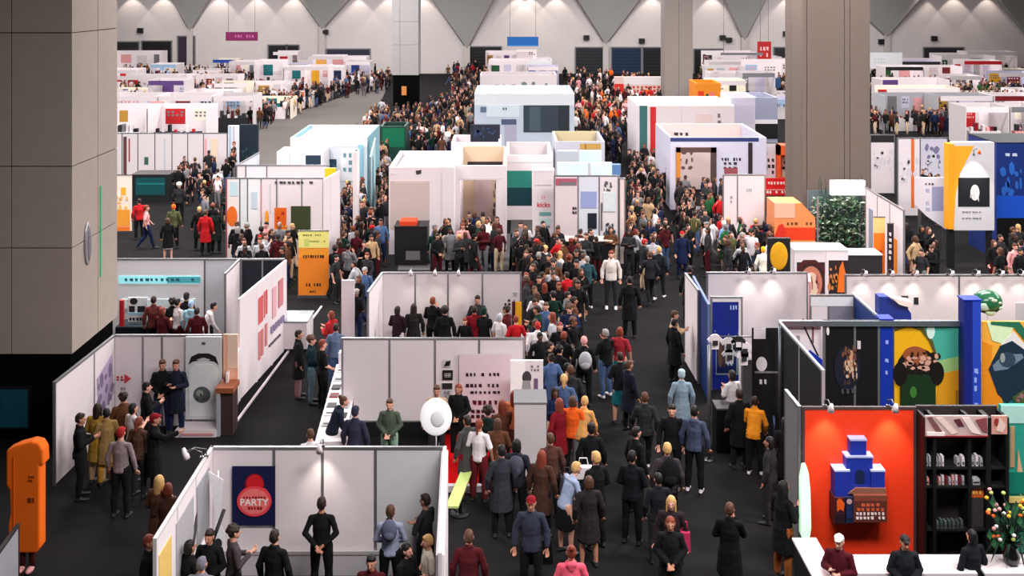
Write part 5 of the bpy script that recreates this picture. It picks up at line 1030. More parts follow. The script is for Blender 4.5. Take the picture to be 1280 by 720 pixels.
# nearer rows on the far right and the far left
for r, (Y, x0, x1, nm) in enumerate(((79, 1090, 1278, 'in the row behind the sign tower'), (72, 1185, 1278, 'just behind the sign tower'), (79, 148, 330, 'in the row behind the long far white wall'), (71.5, 148, 300, 'directly behind the long far white wall'))):
    X = xat(x0, Y); k = 0
    while X < xat(x1, Y)-1.5:
        w = min(rr.choice([3.0, 4.0, 3.5]), xat(x1, Y)-X); base = rr.choice(['white','white','offwhite','lightgrey','white']); acc = rr.choice(AC)
        far_booth(X, Y-.2, w-.1, 2.6, 2.6, base, acc, '%s booth with %s panel, %s %s' % (CW.get(base, base), acc, ORD[k], nm), None, True, rr.choice([None, 'white', acc])); X += w; k += 1
# a few distinct far pieces
board('yellow and pink poster on a grey wall in the left far rows', 188, 127, 205, 154, 73, [((232,140,130),'rect',0,0,1,.45), ((236,180,60),'rect',0,.45,1,1), ((60,40,40),'marks',.15,.3,.85,.5,1,4)], (170,166,164), 'poster', 'far_poster', .1)
board('wide white banner wall beside the wide pillar, close to the far wall', 1088, 66, 1128, 86, 112, [((196,204,206),'marks',.1,.3,.5,.7,2,4)], (216,218,222), 'banner', 'banner_wall', .2)
board('tall white display wall with round lamps in the far right doorway', 1163, 66, 1196, 88, 119.4, [((40,44,60),'ell',.28,.55,.1,.25), ((40,44,60),'ell',.62,.55,.1,.25)], 'white', 'display', 'display_wall', .3)
board('blue panel block in the far right rows', 1180, 119, 1206, 131, 80, [], (48,84,124), 'panel', 'blue_board', 1.5)
board('blue panel at the far edge beside the wide pillar', 966, 98, 976, 110, 96, [], (30,74,120), 'panel', 'blue_board', .6)
board('bright red and white booth front in the far centre crowd', 768, 96, 826, 118, 96, [((214,40,30),'rect',.0,.4,.2,1), ((230,226,226),'rect',.2,0,1,.45), ((206,40,36),'marks',.3,.5,1,.9,2,8)], (226,196,190), 'booth front', 'booth_facade', .4)
board('white poster wall with a red mark, high in the central far block', 646, 62, 671, 76, 117, [((206,190,196),'rect',0,.2,.8,.9), ((60,40,50),'marks',.6,.2,.95,.5,2,3)], 'white', 'poster', 'poster_wall', .3)
for i, (x0, x1, yt, yb, L) in enumerate(((612,690,76,106,'long white central booth with a dark text band, second row of the far block'), (600,696,94,128,'wide white central booth with aqua counter in front of the dark text booth'))):
    d = depth(yb); block_room(L, x0, x1, yb, yt, 4.0, front=[((60,66,70),'marks',.05,.35,.95,.6,2,16), ((226,228,230),'rect',0,0,1,.25), ((150,206,200),'rect',.3,.75,.6,.85)] if i == 0 else [((120,130,136),'marks',.1,.3,.9,.7,3,9), ((150,214,206),'rect',.25,.55,.55,.65), ((60,64,72),'marks',.62,.45,.8,.62,2,4)])
# ---------------------------------------------------------------- visitors one by one
A = man
# in and around the nearest booth
A(402,621,0,'behind','shirt','black','trousers','black','short','dark','mid',1.74,'man in short-sleeved black shirt, hands behind his back, facing the nearest booth wall')
A(488,631,0,'clasp','shirt',(150,158,184),'trousers','black','short','brown','light',1.70,'person in pale blue grey shirt with a grey back pouch, by the nearest booth wall')
A(532,617,60,'folded','shirt','charcoal','trousers','black','short','dark','mid',1.72,'person in a charcoal polo with folded hands near the nearest booth end wall')
A(343,662,-15,'relaxed','jacket','black','trousers','black','short','dark','light',1.72,'person with thick brown hair and black jacket, standing under the navy banner')
A(292,656,-60,'phone','shirt',(70,62,66),'trousers','black','curly','dark','light',1.70,'curly haired person in a dark patterned shirt just below the navy banner')
A(262,661,170,'clasp','jacket','black','trousers','charcoal','short','dark','mid',1.68,'dark haired person in a black jacket facing out beside the white flag')
A(252,696,-5,'relaxed','hoodie',(112,110,122),'trousers','charcoal','short',(112,110,122),'light',1.68,'person in a grey hoodie with the hood up, lowest figure beside the angled side wall')
A(237,674,-40,'phone','jacket','black','trousers','black','bob','black','mid',1.66,'dark haired person in black tight against the angled side wall')
A(464,693,175,'phone','jacket','maroon','trousers','black','short','black','mid',1.66,'dark haired person in maroon facing out, low beside the pale blue grey shirt')
A(508,678,-120,'phone','jacket','black','trousers','black','bob','black','light',1.64,'person in black bent over papers near the nearest booth end wall')
A(535,668,110,'clasp','tee','cream','skirt','offwhite','short','blond','light',1.60,'person in cream clothes beside the nearest booth end wall')
A(586,662,0,'relaxed','jacket','maroon','trousers','black','short','brown','mid',1.72,'brown haired person in dark red standing outside the nearest booth end wall')
# left corner
A(186,668,-90,'relaxed','jacket','black','trousers','black','short','auburn','mid',1.72,'person in black with cropped auburn hair outside the angled side wall')
A(199,593,-20,'clasp','coat','brown','trousers','black','long','blond','light',1.70,'person with long blond hair and a brown coat in the left carpet area')
A(210,603,10,'phone','jacket',(70,44,36),'trousers','black','bob','auburn','light',1.60,'shorter auburn haired person beside the one with long blond hair')
A(100,516,-70,'phone','jacket','black','trousers','black','short','dark','mid',1.76,'person in black at the open end of the booth under the tiled pillar')
A(122,503,-10,'clasp','coat',(168,128,50),'trousers','tan','long','dark','light',1.72,'person in a long mustard coat, the one nearest the end of the side wall')
A(133,510,30,'phone','coat',(140,112,66),'trousers','mustard','short','black','mid',1.62,'person in a mustard brown coat beside the long mustard coat')
A(151,533,-5,'relaxed','shirt',(132,118,122),'trousers','black','cap',(150,36,36),'light',1.80,'man in a grey shirt and red cap seen from behind in the left carpet area')
A(154,490,20,'chin','jacket','brown','trousers','black','curly','dark','mid',1.72,'curly haired person in a brown jacket at the white wall under the tiled pillar')
A(166,503,-40,'phone','tee','offwhite','trousers','black','bob','black','light',1.66,'person in an off-white T-shirt behind the red capped man in grey')
A(183,477,-60,'phone','jacket','black','trousers','black','short','black','light',1.70,'person in a black jacket with a pale collar at the booth under the tiled pillar')
A(203,449,190,'clasp','jacket','black','trousers','navy','short','brown','mid',1.76,'taller man in an open black jacket standing before the white booth wall')
A(220,449,180,'phone','coat',(26,30,42),'trousers','navy','short','brown','mid',1.76,'man in a long dark coat with a shoulder bag next to the car poster')
A(193,516,-70,'point','coat','black','trousers','black','cap','crimson','mid',1.78,'person in long black with a crimson cap, holding something pink')
A(174,520,-20,'relaxed','jacket',(90,60,50),'trousers','charcoal','tail','auburn','light',1.66,'ponytailed person in brown between the grey shirt and the crimson cap')
# along the left aisle
A(414,388,60,'phone','jacket',(170,40,44),'trousers','denim','bob','auburn','light',1.70,'person in a red top with reddish hair in the left aisle')
A(420,404,0,'relaxed','jacket',(96,112,140),'trousers','denim','short','dark','mid',1.70,'person in denim blue close behind the red top in the left aisle')
A(389,419,-80,'clasp','jacket',(22,42,52),'trousers',(88,110,120),'curly','brown','light',1.72,'curly haired person in dark teal at the leaflet table')
A(403,424,-60,'clasp','tee','black','trousers','black','short','auburn','light',1.74,'person in a black printed T-shirt at the far end of the leaflet table')
A(373,412,-80,'relaxed','coat','black','wide',(128,92,92),'short','dark','mid',1.74,'person in dusty pink trousers standing in the left aisle')
A(415,493,-70,'lean','jacket',(28,34,50),'trousers','black','bun','brown','light',1.72,'person with bunned brown hair and a navy jacket at the leaflet table')
A(444,508,-10,'relaxed','coat',(46,48,66),'trousers','charcoal','hat',(46,48,66),'light',1.70,'person in a grey blue hooded coat beside the bunned brown hair')
A(487,498,175,'clasp','jacket',(72,84,70),'trousers',(120,150,130),'short','brown','light',1.66,'person in a mossy green jacket in front of the white middle booth wall')
A(546,481,180,'relaxed','tee','tan','trousers','charcoal','short','brown','mid',1.70,'person in tan half hidden behind the white round reflector')
A(573,479,170,'clasp','jacket','black','trousers','black','bob','auburn','mid',1.66,'person in black with auburn bob in front of the lettering poster edge')
A(388,536,20,'phone','tee','offwhite','trousers','black','short','brown','light',1.6,'person mostly hidden behind the nearest booth back wall, by the aisle end')
# red stage and around
A(584,519,40,'relaxed','coat',(72,70,70),'trousers','crimson','short','dark','mid',1.70,'person in a long grey coat standing on the red carpet edge')
A(599,523,-20,'relaxed','tee','white','trousers',(96,26,34),'tail','auburn','mid',1.70,'person in a white T-shirt and dark red trousers on the red carpet')
A(610,506,-5,'phone','hoodie',(24,38,36),'trousers','black','curly','dark','mid',1.76,'big person in a dark green hoodie at the lettering poster')
A(628,499,30,'chin','jacket',(88,52,38),'trousers','maroon','long','auburn','light',1.72,'long haired person in a brown jacket beside the white plinth')
A(622,522,0,'phone','coat','brown','trousers','maroon','bob','brown','light',1.66,'person in a brown coat and maroon trousers behind the black haired photographer')
A(643,487,-20,'relaxed','tee',(206,120,70),'skirt','brown','long','auburn','light',1.70,'person with long orange hair in front of the bright picture panel')
A(646,548,-10,'relaxed','hoodie',(34,36,44),'trousers','black','bob','black','light',1.78,'black haired person in a dark hooded jacket at the stage corner')
A(627,556,10,'relaxed','coat',(48,50,58),'trousers','black','short','black','light',1.76,'person in a slate coat just in front of the red stage kerb')
A(664,619,175,'relaxed','jacket',(46,50,64),'trousers','black','cap','crimson','mid',1.78,'man in a dark blue suit jacket and crimson cap carrying a black bag')
A(677,562,-20,'relaxed','coat',(70,46,36),'trousers','black','long','auburn','light',1.70,'person with long auburn hair and brown coat below the white plinth')
A(688,541,10,'relaxed','jacket',(80,50,44),'trousers','black','short','brown','light',1.70,'brown haired person in a brown jacket beside the white plinth')
A(706,577,-60,'lean','shirt',(150,164,192),'skirt','black','short','blond','light',1.70,'blond person in a pale blue shirt leaning towards a white bag')
A(745,564,30,'clasp','jacket','black','trousers','black','short','blond','light',1.82,'tall blond person in black with a dark red scarf in the central aisle')
A(736,594,10,'relaxed','coat',(40,34,36),'skirt','black','bob','brown','mid',1.66,'person in a long black coat just in front of the tall blond person')
A(714,681,0,'relaxed','hoodie',(214,84,104),'trousers','navy','bun','auburn','light',1.70,'person in a bright pink sweatshirt at the bottom of the central aisle')
A(739,529,0,'relaxed','coat',(20,22,22),'trousers','black','hat','black','mid',1.72,'person all in black with a black hat, above the tall blond person')
A(790,563,-20,'clasp','jacket',(20,21,26),'trousers','black','short','black','mid',1.76,'black haired person with a scarf in a dark jacket in the open aisle')
A(795,533,-60,'relaxed','jacket','black','trousers','black','short','black','light',1.76,'black haired person in black behind the one with the scarf')
A(834,553,0,'relaxed','jacket',(60,52,58),'trousers','black','short','blond','light',1.80,'light haired person with a dark backpack in the open aisle')
A(823,591,10,'relaxed','jacket',(26,28,34),'trousers','charcoal','short','black','light',1.64,'person in a dark jacket between the backpack wearer and the scarf wearer')
A(839,619,170,'relaxed','coat',(40,30,32),'trousers','black','long','blond','light',1.68,'person with long golden hair behind the auburn haired one')
A(838,645,175,'clasp','coat','black','trousers','black','bob','auburn','mid',1.66,'auburn haired person in a black coat holding a pink bag')
A(912,628,-15,'chin','coat',(14,14,16),'trousers','black','short','brown','mid',1.72,'person in a long black coat alone in the open aisle')
A(979,600,-60,'phone','coat','black','trousers',(150,84,40),'long','black','mid',1.78,'person with long dark hair and orange brown patterned trousers by the glowing green sign')
A(868,507,-20,'relaxed','hoodie',(66,74,98),'trousers','black','short','black','light',1.80,'person in a slate blue hoodie and white shoes near the dark shirt booth',shoe='white')
A(840,505,170,'relaxed','jacket',(22,22,26),'trousers','black','short','black','light',1.76,'person in a black jacket with pale sleeves next to the slate blue hoodie')
A(852,462,0,'relaxed','coat',(128,148,164),'trousers',(140,158,172),'hat',(160,178,190),'light',1.70,'person in pale grey blue with a big pale hood near the blue booth wall')
A(942,497,-20,'lean','jacket',(228,140,34),'trousers','black','short','dark','mid',1.66,'person in a bright yellow orange jacket at the dark shirt booth',shoe='white')
A(924,486,10,'relaxed','coat','black','trousers','black','short','dark','mid',1.74,'person in a long black coat beside the bright yellow orange jacket')
A(915,462,30,'phone','tee','offwhite','trousers','black','bob','dark','mid',1.70,'person in an off-white T-shirt under the hanging shirts',shoe='white')
A(982,520,0,'relaxed','coat','black','trousers','black','long','black','mid',1.74,'person in black standing in the dark gap before the orange red booth')
A(962,545,60,'relaxed','jacket','charcoal','trousers','charcoal','bob','black','mid',1.70,'person in charcoal near the grey upright pole of the dark booth')
A(843,388,-90,'phone','jacket',(210,178,142),'trousers','black','short','brown','light',1.74,'person in a beige jacket facing the blue booth side wall')
A(843,398,-60,'relaxed','coat','black','trousers','black','short','black','mid',1.72,'person in a long black coat tight beside the beige jacket')
A(862,332,-10,'relaxed','coat','black','trousers','black','short','black','light',1.80,'person in black at the corner of the white side wall')
# central aisle
A(757,411,30,'chin','jacket','black','trousers','denim','short','grey','mid',1.76,'grey haired person in a black top and jeans in the open aisle',shoe='white')
A(775,408,-20,'relaxed','tee',(150,40,50),'skirt','teal','bob','auburn','light',1.76,'person in a red and white top above a teal skirt',shoe='black')
A(775,440,10,'phone','jacket',(26,26,30),'skirt',(20,96,106),'short','dark','light',1.72,'person in black with a teal skirt, lower of the two in teal')
A(786,450,-60,'relaxed','coat',(24,26,38),'trousers','black','short','brown','mid',1.70,'person in a dark navy coat close behind the teal skirts')
A(730,420,0,'relaxed','jacket','black','trousers','black','short','rose','light',1.76,'person in black with a white and grey backpack at the crowd edge')
A(764,313,175,'relaxed','hoodie',(214,204,198),'trousers','charcoal','short','auburn','light',1.90,'tall person in a white patterned hoodie walking towards the viewer',shoe='white')
A(734,320,10,'relaxed','jacket',(44,74,84),'trousers','black','short','grey','light',1.72,'person in a dark teal jacket in front of the three panel booth',shoe='white')
A(729,316,-30,'relaxed','tee','lightgrey','trousers','charcoal','short','brown','light',1.70,'person in a light grey T-shirt beside the dark teal jacket')
A(787,345,0,'relaxed','coat','black','trousers','black','short','black','light',1.86,'tall person in a black coat walking away in the open aisle')
A(812,314,10,'walk','jacket',(34,34,40),'trousers','black','short','brown','light',1.76,'person in charcoal walking away, beside the rose topped one')
A(824,308,-20,'walk','jacket',(26,30,36),'trousers','charcoal','short','blond','light',1.80,'blond person in dark clothes walking along the main aisle',shoe='white')
A(806,490,0,'walk','jacket',(40,42,44),'trousers',(34,36,38),'short','brown','mid',1.76,'person in grey clothes walking in the open aisle below the teal skirts',shoe='white')
A(700,402,180,'relaxed','jacket','black','trousers','black','bob','auburn','light',1.70,'auburn haired person in black at the crowd edge near the yellow edged panel')
A(699,497,40,'relaxed','coat','crimson','trousers','black','long','auburn','light',1.70,'person with long auburn hair and a crimson coat behind the orange backpack')
A(716,494,-10,'relaxed','jacket',(224,90,30),'trousers','black','bob','brown','mid',1.72,'person in a vivid orange jacket in the middle of the crowd')
A(727,497,-20,'lean','jacket',(204,146,84),'trousers','grey','short','blond','light',1.70,'person bending in a tan jacket next to the vivid orange jacket')
A(672,402,0,'relaxed','jacket','white','trousers','black','short','red','light',1.7,'person in white with red hair beside the yellow edged panel')
# groups behind the middle booth walls
A(497,382,-20,'folded','jacket',(44,24,34),'trousers','white','bob','dark','light',1.66,'person in white trousers and dark plum top in the far middle booth')
A(517,379,10,'relaxed','coat',(34,30,30),'trousers','black','long','dark','mid',1.72,'long haired person in a dark coat in the far middle booth')
A(541,371,-20,'chin','jacket','black','trousers','black','short','auburn','mid',1.76,'tallest person in black in the far middle booth')
A(556,383,0,'relaxed','coat','black','trousers','black','afro','dark','mid',1.72,'person with round bushy hair and black coat in the far middle booth')
A(597,369,180,'relaxed','jacket','charcoal','trousers','black','short','dark','mid',1.76,'dark haired person facing out behind the red top in the far middle booth')
A(593,382,0,'relaxed','jacket','crimson','trousers','maroon','short','dark','mid',1.70,'person in a crimson jacket in the far middle booth')
A(605,385,-10,'relaxed','coat','black','skirt','rose','hat','darkgreen','light',1.66,'person in a dark green hat and black coat in the far middle booth')
A(581,397,160,'relaxed','jacket','black','trousers','black','short','auburn','light',1.40,'short child-sized person in black in the far middle booth')
A(625,391,-40,'relaxed','tee','offwhite','trousers','navy','bob','lightgrey','light',1.62,'person in an off-white T-shirt and navy trousers in the far middle booth')
A(633,382,60,'chin','jacket','maroon','trousers','black','curly','dark','mid',1.70,'curly haired person in maroon in the far middle booth')
A(645,394,10,'relaxed','tee','red','trousers','black','short','auburn','light',1.62,'person in a red T-shirt at the yellow edged end of the far middle booth')
# aqua booth group
A(192,370,10,'relaxed','jacket',(96,44,44),'trousers','black','short','dark','mid',1.72,'person in a dark rose jacket facing the aqua strip')
A(203,383,-20,'phone','jacket','maroon','trousers','grey','bob','auburn','light',1.66,'person in maroon beside the dark rose jacket')
A(215,372,30,'relaxed','jacket','black','trousers','black','curly','dark','mid',1.70,'curly haired person in black in the aqua booth group')
A(222,373,-30,'relaxed','tee','offwhite','trousers','maroon','short','black','light',1.70,'person in an off-white T-shirt in the aqua booth group')
A(233,366,0,'relaxed','coat','black','trousers','black','hat','charcoal','mid',1.72,'person with a dark hat and black coat in the aqua booth group')
A(239,375,-10,'relaxed','hoodie',(150,192,206),'trousers','black','short','lightblue','light',1.70,'person with a pale blue hooded top in the aqua booth group')
A(246,384,20,'relaxed','jacket','maroon','trousers','black','short','dark','mid',1.66,'person in maroon next to the pale blue hooded top')
A(256,377,-60,'lean','shirt','offwhite','trousers','offwhite','short','black','light',1.66,'person in white leaning sideways at the end of the aqua booth group')
# left middle
A(217,255,10,'relaxed','jacket','olive','trousers','black','cap','orange','light',1.80,'person in a bright orange cap and olive jacket on the left carpet')
A(183,256,-60,'walk','tee','rose','trousers','navy','short','auburn','light',1.78,'person in a rose T-shirt and navy trousers walking near the cream banner')
A(174,248,30,'relaxed','jacket','red','trousers','black','short','dark','light',1.72,'person in a red jacket beside the cream banner')
A(210,272,10,'relaxed','coat','black','skirt','lightgrey','bob','brown','light',1.66,'person in black with a light grey skirt by the orange cap')
A(257,262,0,'relaxed','coat','red','trousers','black','short','brown','light',1.80,'person in a long red coat on the left carpet')
A(249,258,20,'relaxed','coat','black','trousers','black','short','blond','light',1.76,'person in a long black coat beside the long red coat')
A(270,260,0,'relaxed','coat',(22,32,28),'trousers','black','bob','black','mid',1.80,'person in a long dark green coat beside the long red coat')
A(224,228,0,'relaxed','jacket',(40,40,44),'trousers','black','afro','cream','light',1.80,'person with a pale pink round hat on the dark left carpet')
# right middle
A(931,244,180,'relaxed','tee','white','skirt','white','afro',(128,54,40),'light',1.90,'person with bushy red brown hair and a white shirt before the bright white wall')
A(1139,185,180,'relaxed','tee',(220,180,150),'trousers','maroon','hatbrim','red','light',1.90,'person wearing a big round red hat among the far right booths')
A(930,284,0,'relaxed','tee','rose','trousers',(26,44,52),'bun','black','light',1.70,'person with a black bun, rose T-shirt and dark teal trousers below the bushy red hair')
A(905,276,40,'relaxed','jacket',(110,150,200),'trousers','black','hat','white','light',1.72,'person in a sky blue jacket and white hat near the bright white wall')
A(954,308,0,'relaxed','jacket','cream','trousers','charcoal','short','yellow','light',1.66,'person in cream with a yellow hat beside the yellow oval sign')
A(944,250,-10,'chin','jacket','rose','trousers','maroon','short','red','light',1.70,'person in rose beside the one with bushy red brown hair')
A(504,258,170,'relaxed','tee',(40,44,48),'trousers','black','short','dark','light',1.76,'person in a dark T-shirt standing behind the orange red box')
# behind the front right counters
A(1131,668,178,'clasp','jacket',(26,28,34),'trousers','black','cap','black','mid',1.66,'bearded man in a black cap and dark jacket at the long white counter')
A(1049,667,150,'phone','jacket',(70,16,26),'trousers','black','cap','white','light',1.66,'person in a white cap and dark red top at the side counter')
A(1215,661,20,'relaxed','jacket',(22,26,30),'trousers','black','bob','black','light',1.62,'black haired person in dark clothes between the two white counters')
for (x, yh, c, sz, L, nm) in ((488,655,(96,100,124),.9,'grey blue pouch bag on the back of the pale blue grey shirt','backpack'), (731,447,'lightgrey',1.1,'white and grey backpack worn by the person in black at the crowd edge','backpack'), (836,584,(20,20,24),1.3,'dark backpack worn by the light haired person','backpack'), (645,576,(76,78,92),1.0,'grey patterned backpack on the dark hooded jacket','backpack')):
    d = depth(yh, 1.32 if yh != 655 else 1.36)
    X = xat(x, d); Y = d-.17; Z = zat(yh, d); e = thing('backpack', L, 'bag', (X, Y, Z-.2))
    m = MB(); m.ell((X,Y,Z-.02), (.15*sz,.09*sz,.21*sz), M(c,'cloth'), 14, 10); m.build('bag_body', e)
    MB().ell((X,Y-.06*sz,Z-.10*sz), (.10*sz,.05*sz,.09*sz), M(c,'cloth'), 12, 8).build('front_pocket', e)
    MB().tube([(X-.05,Y+.02,Z+.17*sz),(X,Y-.01,Z+.24*sz),(X+.05,Y+.02,Z+.17*sz)], .012, M('charcoal','cloth'), 6).build('handle', e)
def bag(x, y, z, w, hgt, c, L, nm='tote_bag'):
    d = depth(y, z+hgt/2); X = xat(x, d); e = thing(nm, L, 'bag', (X, d, z))
    m = MB().prism([(-w/2,hgt),(w/2,hgt),(w*.58,.02),(w*.5,0),(-w*.5,0),(-w*.58,.02)], (Vector((X,d,z)), Vector((1,0,0)), Vector((0,0,1)), Vector((0,-1,0))), -.07, .07, M(c,'cloth')); m.build('bag_body', e)
    MB().tube([(X-w*.3,d,z+hgt),(X-w*.2,d,z+hgt+.16),(X+w*.2,d,z+hgt+.16),(X+w*.3,d,z+hgt)], .012, M(c,'cloth'), 6).build('handle', e)
bag(674,688,.45,.42,.42,(12,12,14),'large black bag carried by the man in the crimson cap')
bag(729,590,1.05,.34,.22,'white','white bag held between the blond person and the tall blond person')
bag(856,676,.75,.16,.34,(190,50,90),'pink bag held by the auburn haired person in black')
bag(708,604,.62,.24,.3,(60,56,60),'black and white patterned bag at the hip of the pale blue shirt')
# ---------------------------------------------------------------- crowd, region by region (feet positions)
REG = [
 # phrase, polygon of feet points, how many, palette, facing mix
 ('in the crowd below the picture panel', [(664,470),(700,420),(722,440),(715,560),(690,600),(686,520)], 22, 'dark'),
 ('in the packed crowd beside the far middle booth', [(655,350),(728,350),(726,470),(700,500),(684,470),(656,430)], 40, 'darkred'),
 ('in the packed crowd below the three panel booth', [(640,338),(660,330),(750,345),(742,360),(700,385),(655,385)], 26, 'darkred'),
 ('in the main aisle beside the three panel booth', [(785,250),(822,250),(838,360),(800,366),(762,345),(782,330)], 34, 'dark'),
 ('in the main aisle above the open carpet', [(786,180),(840,200),(838,262),(788,262)], 40, 'mixed'),
 ('in front of the white portal booth', [(574,318),(640,318),(640,352),(572,352)], 12, 'darkred'),
 ('on the pale floor before the white block booth', [(536,318),(560,318),(566,352),(540,352)], 6, 'dark'),
 ('in the doorway of the white portal booth', [(582,316),(616,316),(614,334),(580,334)], 5, 'dark'),
 ('in the left crowd beside the orange banner', [(412,300),(470,300),(480,350),(440,372),(414,384)], 30, 'dark'),
 ('in the left crowd beside the light blue booth', [(426,262),(482,240),(484,300),(414,306)], 32, 'dark'),
 ('in front of the long white booth with posters', [(290,330),(366,330),(368,372),(300,372)], 22, 'darkred'),
 ('near the end of the reception desk', [(214,222),(290,222),(292,300),(262,306),(226,262)], 24, 'darkred'),
 ('around the grey steps of the brown doorway', [(846,262),(902,262),(904,350),(850,350)], 34, 'mixed'),
 ('near the bright white wall and the orange pavilion', [(905,326),(966,322),(962,366),(908,366)], 22, 'mixed'),
 ('at the foot of the slanted white wall', [(1131,335),(1178,338),(1178,372),(1131,372)], 8, 'dark'),
 ('below the deep blue box stand', [(1238,344),(1279,338),(1279,378),(1240,378)], 9, 'darkred'),
 ('in the left aisle beside the separate white panel', [(440,384),(459,372),(456,430),(444,430)], 5, 'dark'),
 ('in the crowd between the green stand and the white block', [(470,225),(484,205),(482,262),(470,262)], 8, 'dark'),
]
PAL = {'dark': ['black']*10+['charcoal']*4+['navy']*2+['grey','denim','brown','maroon','white','tan','darkgreen','lightgrey'],
       'darkred': ['black']*9+['charcoal']*4+['maroon','maroon','crimson','rose','white','lightgrey','brown','navy','tan','grey','red'],
       'mixed': ['black']*11+['charcoal']*5+['navy','brown','tan','beige','white','white','red','olive','green','rose','grey','lightgrey','offwhite'],
       'bright': ['black']*9+['charcoal']*3+['red','crimson','white','white','rose','tan','maroon','orange','offwhite']}
def inpoly(x, y, P):
    c = False; j = len(P)-1
    for i in range(len(P)):
        if (P[i][1] > y) != (P[j][1] > y) and x < (P[j][0]-P[i][0])*(y-P[i][1])/(P[j][1]-P[i][1])+P[i][0]: c = not c
        j = i
    return c
rp = random.Random(77)
def segd(p, s):
    ax, ay, bx, by = s; dx, dy = bx-ax, by-ay; t = max(0, min(1, ((p[0]-ax)*dx+(p[1]-ay)*dy)/(dx*dx+dy*dy+1e-9)))
    return math.hypot(p[0]-ax-t*dx, p[1]-ay-t*dy)
def scatter(P, n, mind):
    out = []; xs = [p[0] for p in P]; ys = [p[1] for p in P]; t = 0
    dmin, dmax = depth(max(ys)), depth(min(ys))
    while len(out) < n and t < n*90:
        t += 1
        y = min(ys)+(max(ys)-min(ys))*rp.random(); x = min(xs)+(max(xs)-min(xs))*rp.random()
        if not inpoly(x, y, P): continue
        g = gp(x, y)
        if any(o[0]-.3 < g[0] < o[2]+.3 and o[1]-.3 < g[1] < o[3]+.3 for o in OBST): continue
        if any(segd(g, q) < .34 for q in SEGS): continue
        if all((g[0]-q[0])**2+(g[1]-q[1])**2 > mind*mind for q in PEOPLE): PEOPLE.append(g); out.append((x, y, g))
    return out
cand = []
for ph, P, n, pal in REG:
    for x, y, g in scatter(P, n, .50): cand.append((g[1], g[0], ph, pal))
cand.sort()
POOL = [('relaxed','jacket','trousers'),('relaxed','coat','trousers'),('phone','jacket','trousers'),('walk','jacket','trousers'),('clasp','hoodie','trousers'),('relaxed','tee','trousers'),('phone','coat','skirt'),('chin','jacket','trousers'),('walk','coat','wide'),('relaxed','hoodie','trousers')]
PW = dict(relaxed='standing', phone='holding a phone', walk='walking', clasp='hands together', chin='hand to the face')
BOTC = ['black','black','charcoal','navy','denim','grey','maroon','beige']
LABELS = set(); nperson = 0
n_auth = sum(1 for o in bpy.data.objects if o.name.startswith('person') and o.parent is None)
LIMIT = 299 - n_auth; FULL = 95
rest = []
for k, (d, X, ph, pal) in enumerate(cand):
    if k >= LIMIT: rest.append((X, d, pal)); continue
    for tr in range(60):
        pose, top, bot = rp.choice(POOL); tc = rp.choice(PAL[pal]); bc = rp.choice(BOTC); hair = rp.choice(['short','short','short','long','bob','tail','curly','bun'] if rp.random() < .9 else ['cap']); hc = rp.choice(['black','black','dark','dark','dark','brown','brown','brown','auburn','blond' if rp.random() < .5 else 'brown','grey' if rp.random() < .4 else 'dark'])
        if hair == 'cap': hc = rp.choice(['black','red','grey'])
        hw = 'a %s cap' % hc if hair == 'cap' else '%s %s hair' % (HAIRW[hair], hc)
        lab = '%s %s, %s, %s %s' % (TOPCOL.get(tc, 'dark green'), KN[top], hw, PW[pose], ph)
        if lab not in LABELS: break
    LABELS.add(lab); h = 1.60+.24*rp.random(); face = rp.choice([0,0,180,180,90,-90])+rp.randint(-35,35)
    skin = rp.choice(['light','light','mid','mid','tan','dark'])
    lab = 'person in ' + lab
    for q in (('person in ', ''), ('beside the far middle booth', 'by far middle booth'), (' the packed crowd', ' crowd'), (' hair,', ','), ('in the left crowd beside the', 'left crowd by the'), (' the ', ' ')):
        if len(lab.split()) > 16: lab = lab.replace(*q)
    if k < FULL:
        man(0, 0, face, pose, top, tc, bot, bc, hair, hc, skin, h, lab, None, at=(X, d))
    else:
        me = small_mesh(pose, top, bot, hair, .16)
        o = bpy.data.objects.new('person', me); COL.objects.link(o); o.location = (X, d, 0); o.rotation_euler = (0,0,math.radians(face)); s = h/1.74; o.scale = (s,s,s)
        for i, m in enumerate((M(SKIN[skin],'skin'), M(HAIR[hc],'hair') if hair != 'cap' else M(hc,'cloth'), M(tc,'cloth'), M(bc,'cloth'), M('charcoal','paint'))):
            o.material_slots[i].link = 'OBJECT'; o.material_slots[i].material = m
        tag(o, lab, 'person')
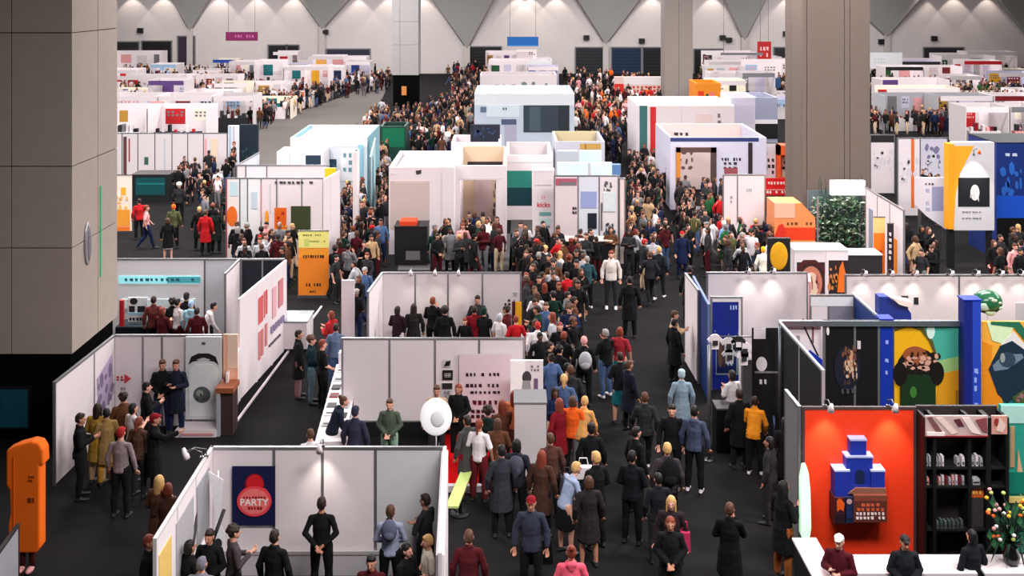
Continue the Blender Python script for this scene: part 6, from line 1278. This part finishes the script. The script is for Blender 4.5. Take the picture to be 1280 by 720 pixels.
# beyond those: the distant mass of visitors as one object
FARREG = [([(430,205),(480,140),(520,150),(590,130),(600,100),(560,95),(580,180),(570,205)], 150, 'dark'),
 ([(695,180),(790,180),(830,150),(828,108),(700,100),(722,130)], 190, 'bright'),
 ([(296,158),(330,130),(440,110),(488,100),(488,118),(420,124),(322,166)], 130, 'dark'),
 ([(560,90),(600,84),(606,110),(590,170),(560,150)], 60, 'darkred'),
 ([(650,212),(700,205),(780,180),(785,205),(700,235)], 30, 'dark'),
 ([(146,215),(300,215),(296,222),(150,222)], 16, 'darkred'),
 ([(148,150),(300,150),(290,163),(150,163)], 26, 'darkred'),
 ([(148,108),(440,104),(420,110),(150,112)], 60, 'mixed'),
 ([(148,120),(330,118),(310,124),(150,126)], 50, 'mixed'),
 ([(1090,108),(1278,108),(1278,111),(1090,111)], 45, 'mixed'), ([(1090,120),(1278,120),(1278,124),(1090,124)], 45, 'mixed'), ([(1090,135),(1278,135),(1278,139),(1090,139)], 45, 'mixed'),
 ([(1090,163),(1180,163),(1180,170),(1090,170)], 22, 'dark'), ([(870,110),(1000,110),(1000,113),(870,113)], 24, 'mixed'), ([(904,122),(1000,122),(1000,128),(904,128)], 24, 'mixed'),
 ([(148,96),(470,96),(470,106),(148,106)], 110, 'dark'), ([(148,128),(300,126),(300,142),(148,142)], 60, 'darkred'), ([(148,150),(290,150),(290,162),(148,162)], 20, 'dark'),
 ([(872,96),(1000,96),(1000,120),(872,120)], 60, 'mixed'), ([(1090,94),(1278,94),(1278,104),(1090,104)], 80, 'dark'), ([(1090,112),(1278,112),(1278,132),(1090,132)], 90, 'mixed'), ([(1090,142),(1278,142),(1278,162),(1090,162)], 60, 'dark'),
 ([(604,98),(692,98),(692,104),(604,104)], 22, 'dark'),
 ([(1126,225),(1150,222),(1186,286),(1170,286)], 14, 'dark'), ([(900,225),(960,225),(960,262),(900,250)], 14, 'dark')]
for P, n, pal in FARREG:
    for x, y, g in scatter(P, n, .46): rest.append((g[0], g[1], pal))
vt = [small_mesh(p, t, b, hh, .018) for p, t, b, hh in (('relaxed','jacket','trousers','short'),('relaxed','coat','trousers','long'),('phone','jacket','trousers','short'),('walk','jacket','trousers','bob'),('relaxed','tee','trousers','short'))]
mb = MB()
for X, d, pal in rest:
    me = rp.choice(vt); s = (1.58+.24*rp.random())/1.74; a = rp.random()*6.28; c, q = math.cos(a)*s, math.sin(a)*s
    mm = [M(SKIN[rp.choice(['light','light','mid','tan'])],'skin'), M(HAIR[rp.choice(['black','dark','dark','brown','brown','auburn' if rp.random() < .5 else 'dark','blond' if rp.random() < .5 else 'brown'])],'hair'), M(rp.choice(PAL[pal]),'cloth'), M(rp.choice(BOTC),'cloth'), M('charcoal','paint')]
    ii = [mb.mi(m) for m in mm]; o = len(mb.v)
    mb.v += [(X+v.co.x*c-v.co.y*q, d+v.co.x*q+v.co.y*c, v.co.z*s) for v in me.vertices]
    for p in me.polygons: mb.f.append(tuple(o+k for k in p.vertices)); mb.m.append(ii[p.material_index]); mb.sm.append(True)
o = mb.build('crowd'); tag(o, 'distant dense crowd of visitors filling the far aisles of the hall', 'crowd', None, 'stuff')
print('PERSONS', n_auth, len(cand), len(rest), 'objects', len(bpy.data.objects))
